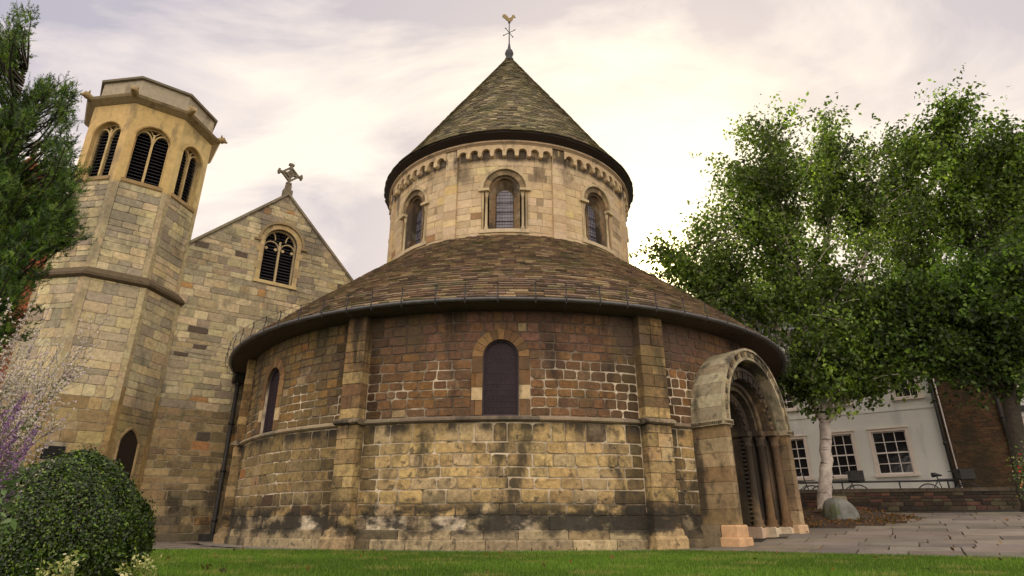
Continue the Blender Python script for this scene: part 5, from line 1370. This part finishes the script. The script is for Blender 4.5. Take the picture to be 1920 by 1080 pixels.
def build_sage():
    root = empty('sage_plant', (-2.9, 2.9, 0), 'tall wispy sage with pale purple flower spikes in front of the turret', 'flowering plant')
    mb = MB(); PF = []; PL = []; PD = []
    def stem(px0, py0, px1, py1, Y, bow, nside=13, wh=1.0):
        a = at(px0, py0, Y); b_ = at(px1, py1, Y+rng.normal(0, .12)); pts = []
        o = np.array([bow, 0, 0])
        for i in range(13): t = i/12; pts.append(a+(b_-a)*t+o*sin(pi*t))
        tube(mb, pts, [.0028-.0018*i/12 for i in range(13)], s2l((120, 124, 100)), 5)
        pts = np.array(pts); L_ = np.linalg.norm(b_-a)
        def whorls(P0, P1, step, k, s):
            l = np.linalg.norm(P1-P0); n = max(3, int(l/step))
            for i in range(n+1):
                q = P0+(P1-P0)*i/n; m = max(2, rng.integers(k-3, k+1)); e = s*(1.15-.6*i/n)
                PF.append(q+rng.normal(0, 1, (m, 3))*np.array([e, e, e*.25])*.75)
        m_ = pts[5]; whorls(pts[6], pts[9], .034, 8, .0085*wh); whorls(pts[9], pts[12], .026, 8, .007*wh)
        for k in range(nside):
            t = .25+.65*rng.random(); i = int(t*12); s = pts[i]; d = (pts[12]-pts[i]); d /= np.linalg.norm(d)+1e-9
            sd = d+rng.normal(0, .42, 3); sd[2] += .15; sd /= np.linalg.norm(sd); l = rng.uniform(.10, .26)*(1.2-t*.7); e = s+sd*l+[0, 0, l*.15]
            tube(mb, [s, s+sd*l*.5, e], [.0015, .0012, .0007], s2l((130, 130, 112)), 4); whorls(s+sd*l*.3, e, .026, 6, .006*wh)
        for k in range(10):
            t = rng.random()*.6; s = pts[int(t*12)]; PL.append(s+rng.normal(0, .02, (2, 3)))
    Y = 2.9
    for (x0, y0, x1, y1, dY, bow) in [(-60, 1000, 70, 552, 0, -.10), (-40, 1000, 92, 580, .1, -.05), (-80, 950, 20, 640, -.1, 0), (0, 1000, 122, 630, .2, -.06), (-20, 960, 150, 640, 0, -.08), (10, 900, 205, 590, .1, -.05), (-30, 960, 190, 640, .15, -.10),
                                      (-60, 900, 40, 600, 0, 0), (-70, 900, 0, 560, .1, 0), (-20, 1010, 60, 700, -.2, 0), (0, 1020, 105, 745, -.1, -.04), (-50, 1000, 150, 700, 0, -.12), (-50, 850, 100, 660, .2, 0), (-90, 900, -10, 700, .1, 0), (-30, 900, 30, 730, .1, 0), (-60, 800, 60, 640, .1, .05), (-30, 930, 130, 780, .1, -.03), (-40, 900, 90, 690, .2, 0), (-20, 930, 172, 668, .1, -.05), (-50, 990, 85, 640, -.1, -.03), (-80, 860, 28, 690, 0, 0)]:
        stem(x0, y0, x1, y1, Y+dY, bow)
    root_s = mb.build('stem', M['petal'], root)
    P = np.concatenate(PF)
    leaves('flower_spike', P, .0095, M['petal'], root, [(222, 206, 218), (200, 182, 204), (228, 218, 222), (180, 158, 188), (212, 204, 198)], .75, .25)
    leaves('foliage', np.concatenate(PL), .04, M['box'], root, [(84, 104, 60), (104, 124, 80)], .35, .3)
    # darker catmint like plant in the corner with stronger purple spikes
    r2 = empty('catmint_plant', (-2.3, 2.35, 0), 'bushy plant with deep purple spikes overlapping the round bush', 'flowering plant')
    mb = MB(); PF.clear(); PL.clear()
    globals()['_'] = 0
    for (x0, y0, x1, y1) in [(-40, 1000, 40, 745), (-30, 990, 70, 800), (-60, 980, 40, 790), (-60, 1010, 20, 850), (-70, 1060, 22, 925), (-20, 990, 60, 830), (-60, 900, 10, 770), (-60, 960, 50, 740), (-50, 980, 30, 820)]:
        a = at(x0, y0, 2.5); b_ = at(x1, y1, 2.55); pts = [a+(b_-a)*i/8+np.array([-.05*sin(pi*i/8), 0, 0]) for i in range(9)]; tube(mb, pts, .002, s2l((90, 104, 70)), 5)
        for i in range(26):
            q = pts[3]+(pts[8]-pts[3])*i/25; m = rng.integers(9, 15); e = .0095*(1.15-.7*i/25); PF.append(q+rng.normal(0, 1, (m, 3))*np.array([e, e, .004]))
        for k in range(20): PL.append(pts[rng.integers(0, 5)]+rng.normal(0, .035, (3, 3)))
    mb.build('stem', M['petal'], r2)
    leaves('flower_spike', np.concatenate(PF), .009, M['petal'], r2, [(142, 108, 160), (122, 90, 146), (166, 136, 178)], .75, .25)
    leaves('foliage', np.concatenate(PL), .045, M['box'], r2, [(86, 112, 62), (110, 134, 84), (66, 90, 50)], .4, .3)
build_sage()
def build_variegated():
    for px, py, Y, R, n, lab in ((262, 1090, 3.6, .10, 420, 'cream and green variegated sprig below the right side of the round bush'), (95, 1100, 3.1, .11, 300, 'cream and green variegated sprig at the bottom left in front of the bush')):
        c = at(px, py, Y); root = empty('variegated_plant', (c[0], c[1], 0), lab, 'plant', 'variegated plants')
        mb = MB(); P = []
        for k in range(16):
            d = rng.normal(size=3); d[2] = abs(d[2])+.9; d /= np.linalg.norm(d); e = c+d*np.array([1, 1, 1.1])*R*rng.uniform(.6, 1.5); s = (c[0]+d[0]*.03, c[1]+d[1]*.03, 0)
            tube(mb, [s, (np.array(s)+e)/2+d*.02, e], [.003, .0025, .0012], s2l((120, 130, 70)), 5)
            for j in range(n//16): t = rng.random()**.6; P.append(np.array(s)*(1-t)+e*t+rng.normal(0, .012, 3))
        mb.build('stem', M['petal'], root); leaves('foliage', np.array(P), .024, M['box'], root, [(196, 196, 132), (150, 160, 80), (92, 118, 48), (210, 206, 150)], .55, .15)
    c = at(1925, 900, 9.0); root = empty('flowering_shrub', (c[0], c[1], gz(c[0], c[1])), 'small shrub with red and white flowers just entering the right edge', 'plant')
    mb = MB(); P = c+rng.normal(0, 1, (700, 3))*np.array([.06, .06, .16]); b = np.array([c[0], c[1], gz(c[0], c[1])])
    for k in range(14): tube(mb, [b+rng.normal(0, .02, 3)*[1, 1, 0], P[k]], [.005, .002], (.05, .06, .03), 5)
    mb.build('stem', M['darkbark'], root); leaves('foliage', P, .04, M['box'], root, [(70, 92, 34), (96, 120, 48)], .5, .3); leaves('flower', P[:90]+[0, -.03, .03], .035, M['petal'], root, [(190, 60, 50), (214, 190, 150)], .9, .15)
    # soil litter near the birch, a few leaves blown over the paving and lawn
    P = []
    for _ in range(260):
        x, y = rng.uniform(-6, 12), rng.uniform(5, 16)
        if math.hypot(x-CX, y-CY) > 8.0 and not (x < -1.7 and y < 5): P.append((x, y, gz(x, y)+.03))
    for _ in range(1400):
        a = rng.random()*2*pi; rr = rng.random()**.5; x, y = 7.6+2.3*rr*cos(a), 16.0+2.4*rr*sin(a); P.append((x, y, gz(x, y)+.05))
    o = leaves('leaf_litter', np.array(P), .06, M['petal'], None, [(120, 84, 46), (92, 64, 38), (140, 104, 60), (76, 70, 34)], .6, .3); tag(o, 'fallen leaves and low weeds on the bare soil', 'leaf litter', kind='stuff')
build_variegated()
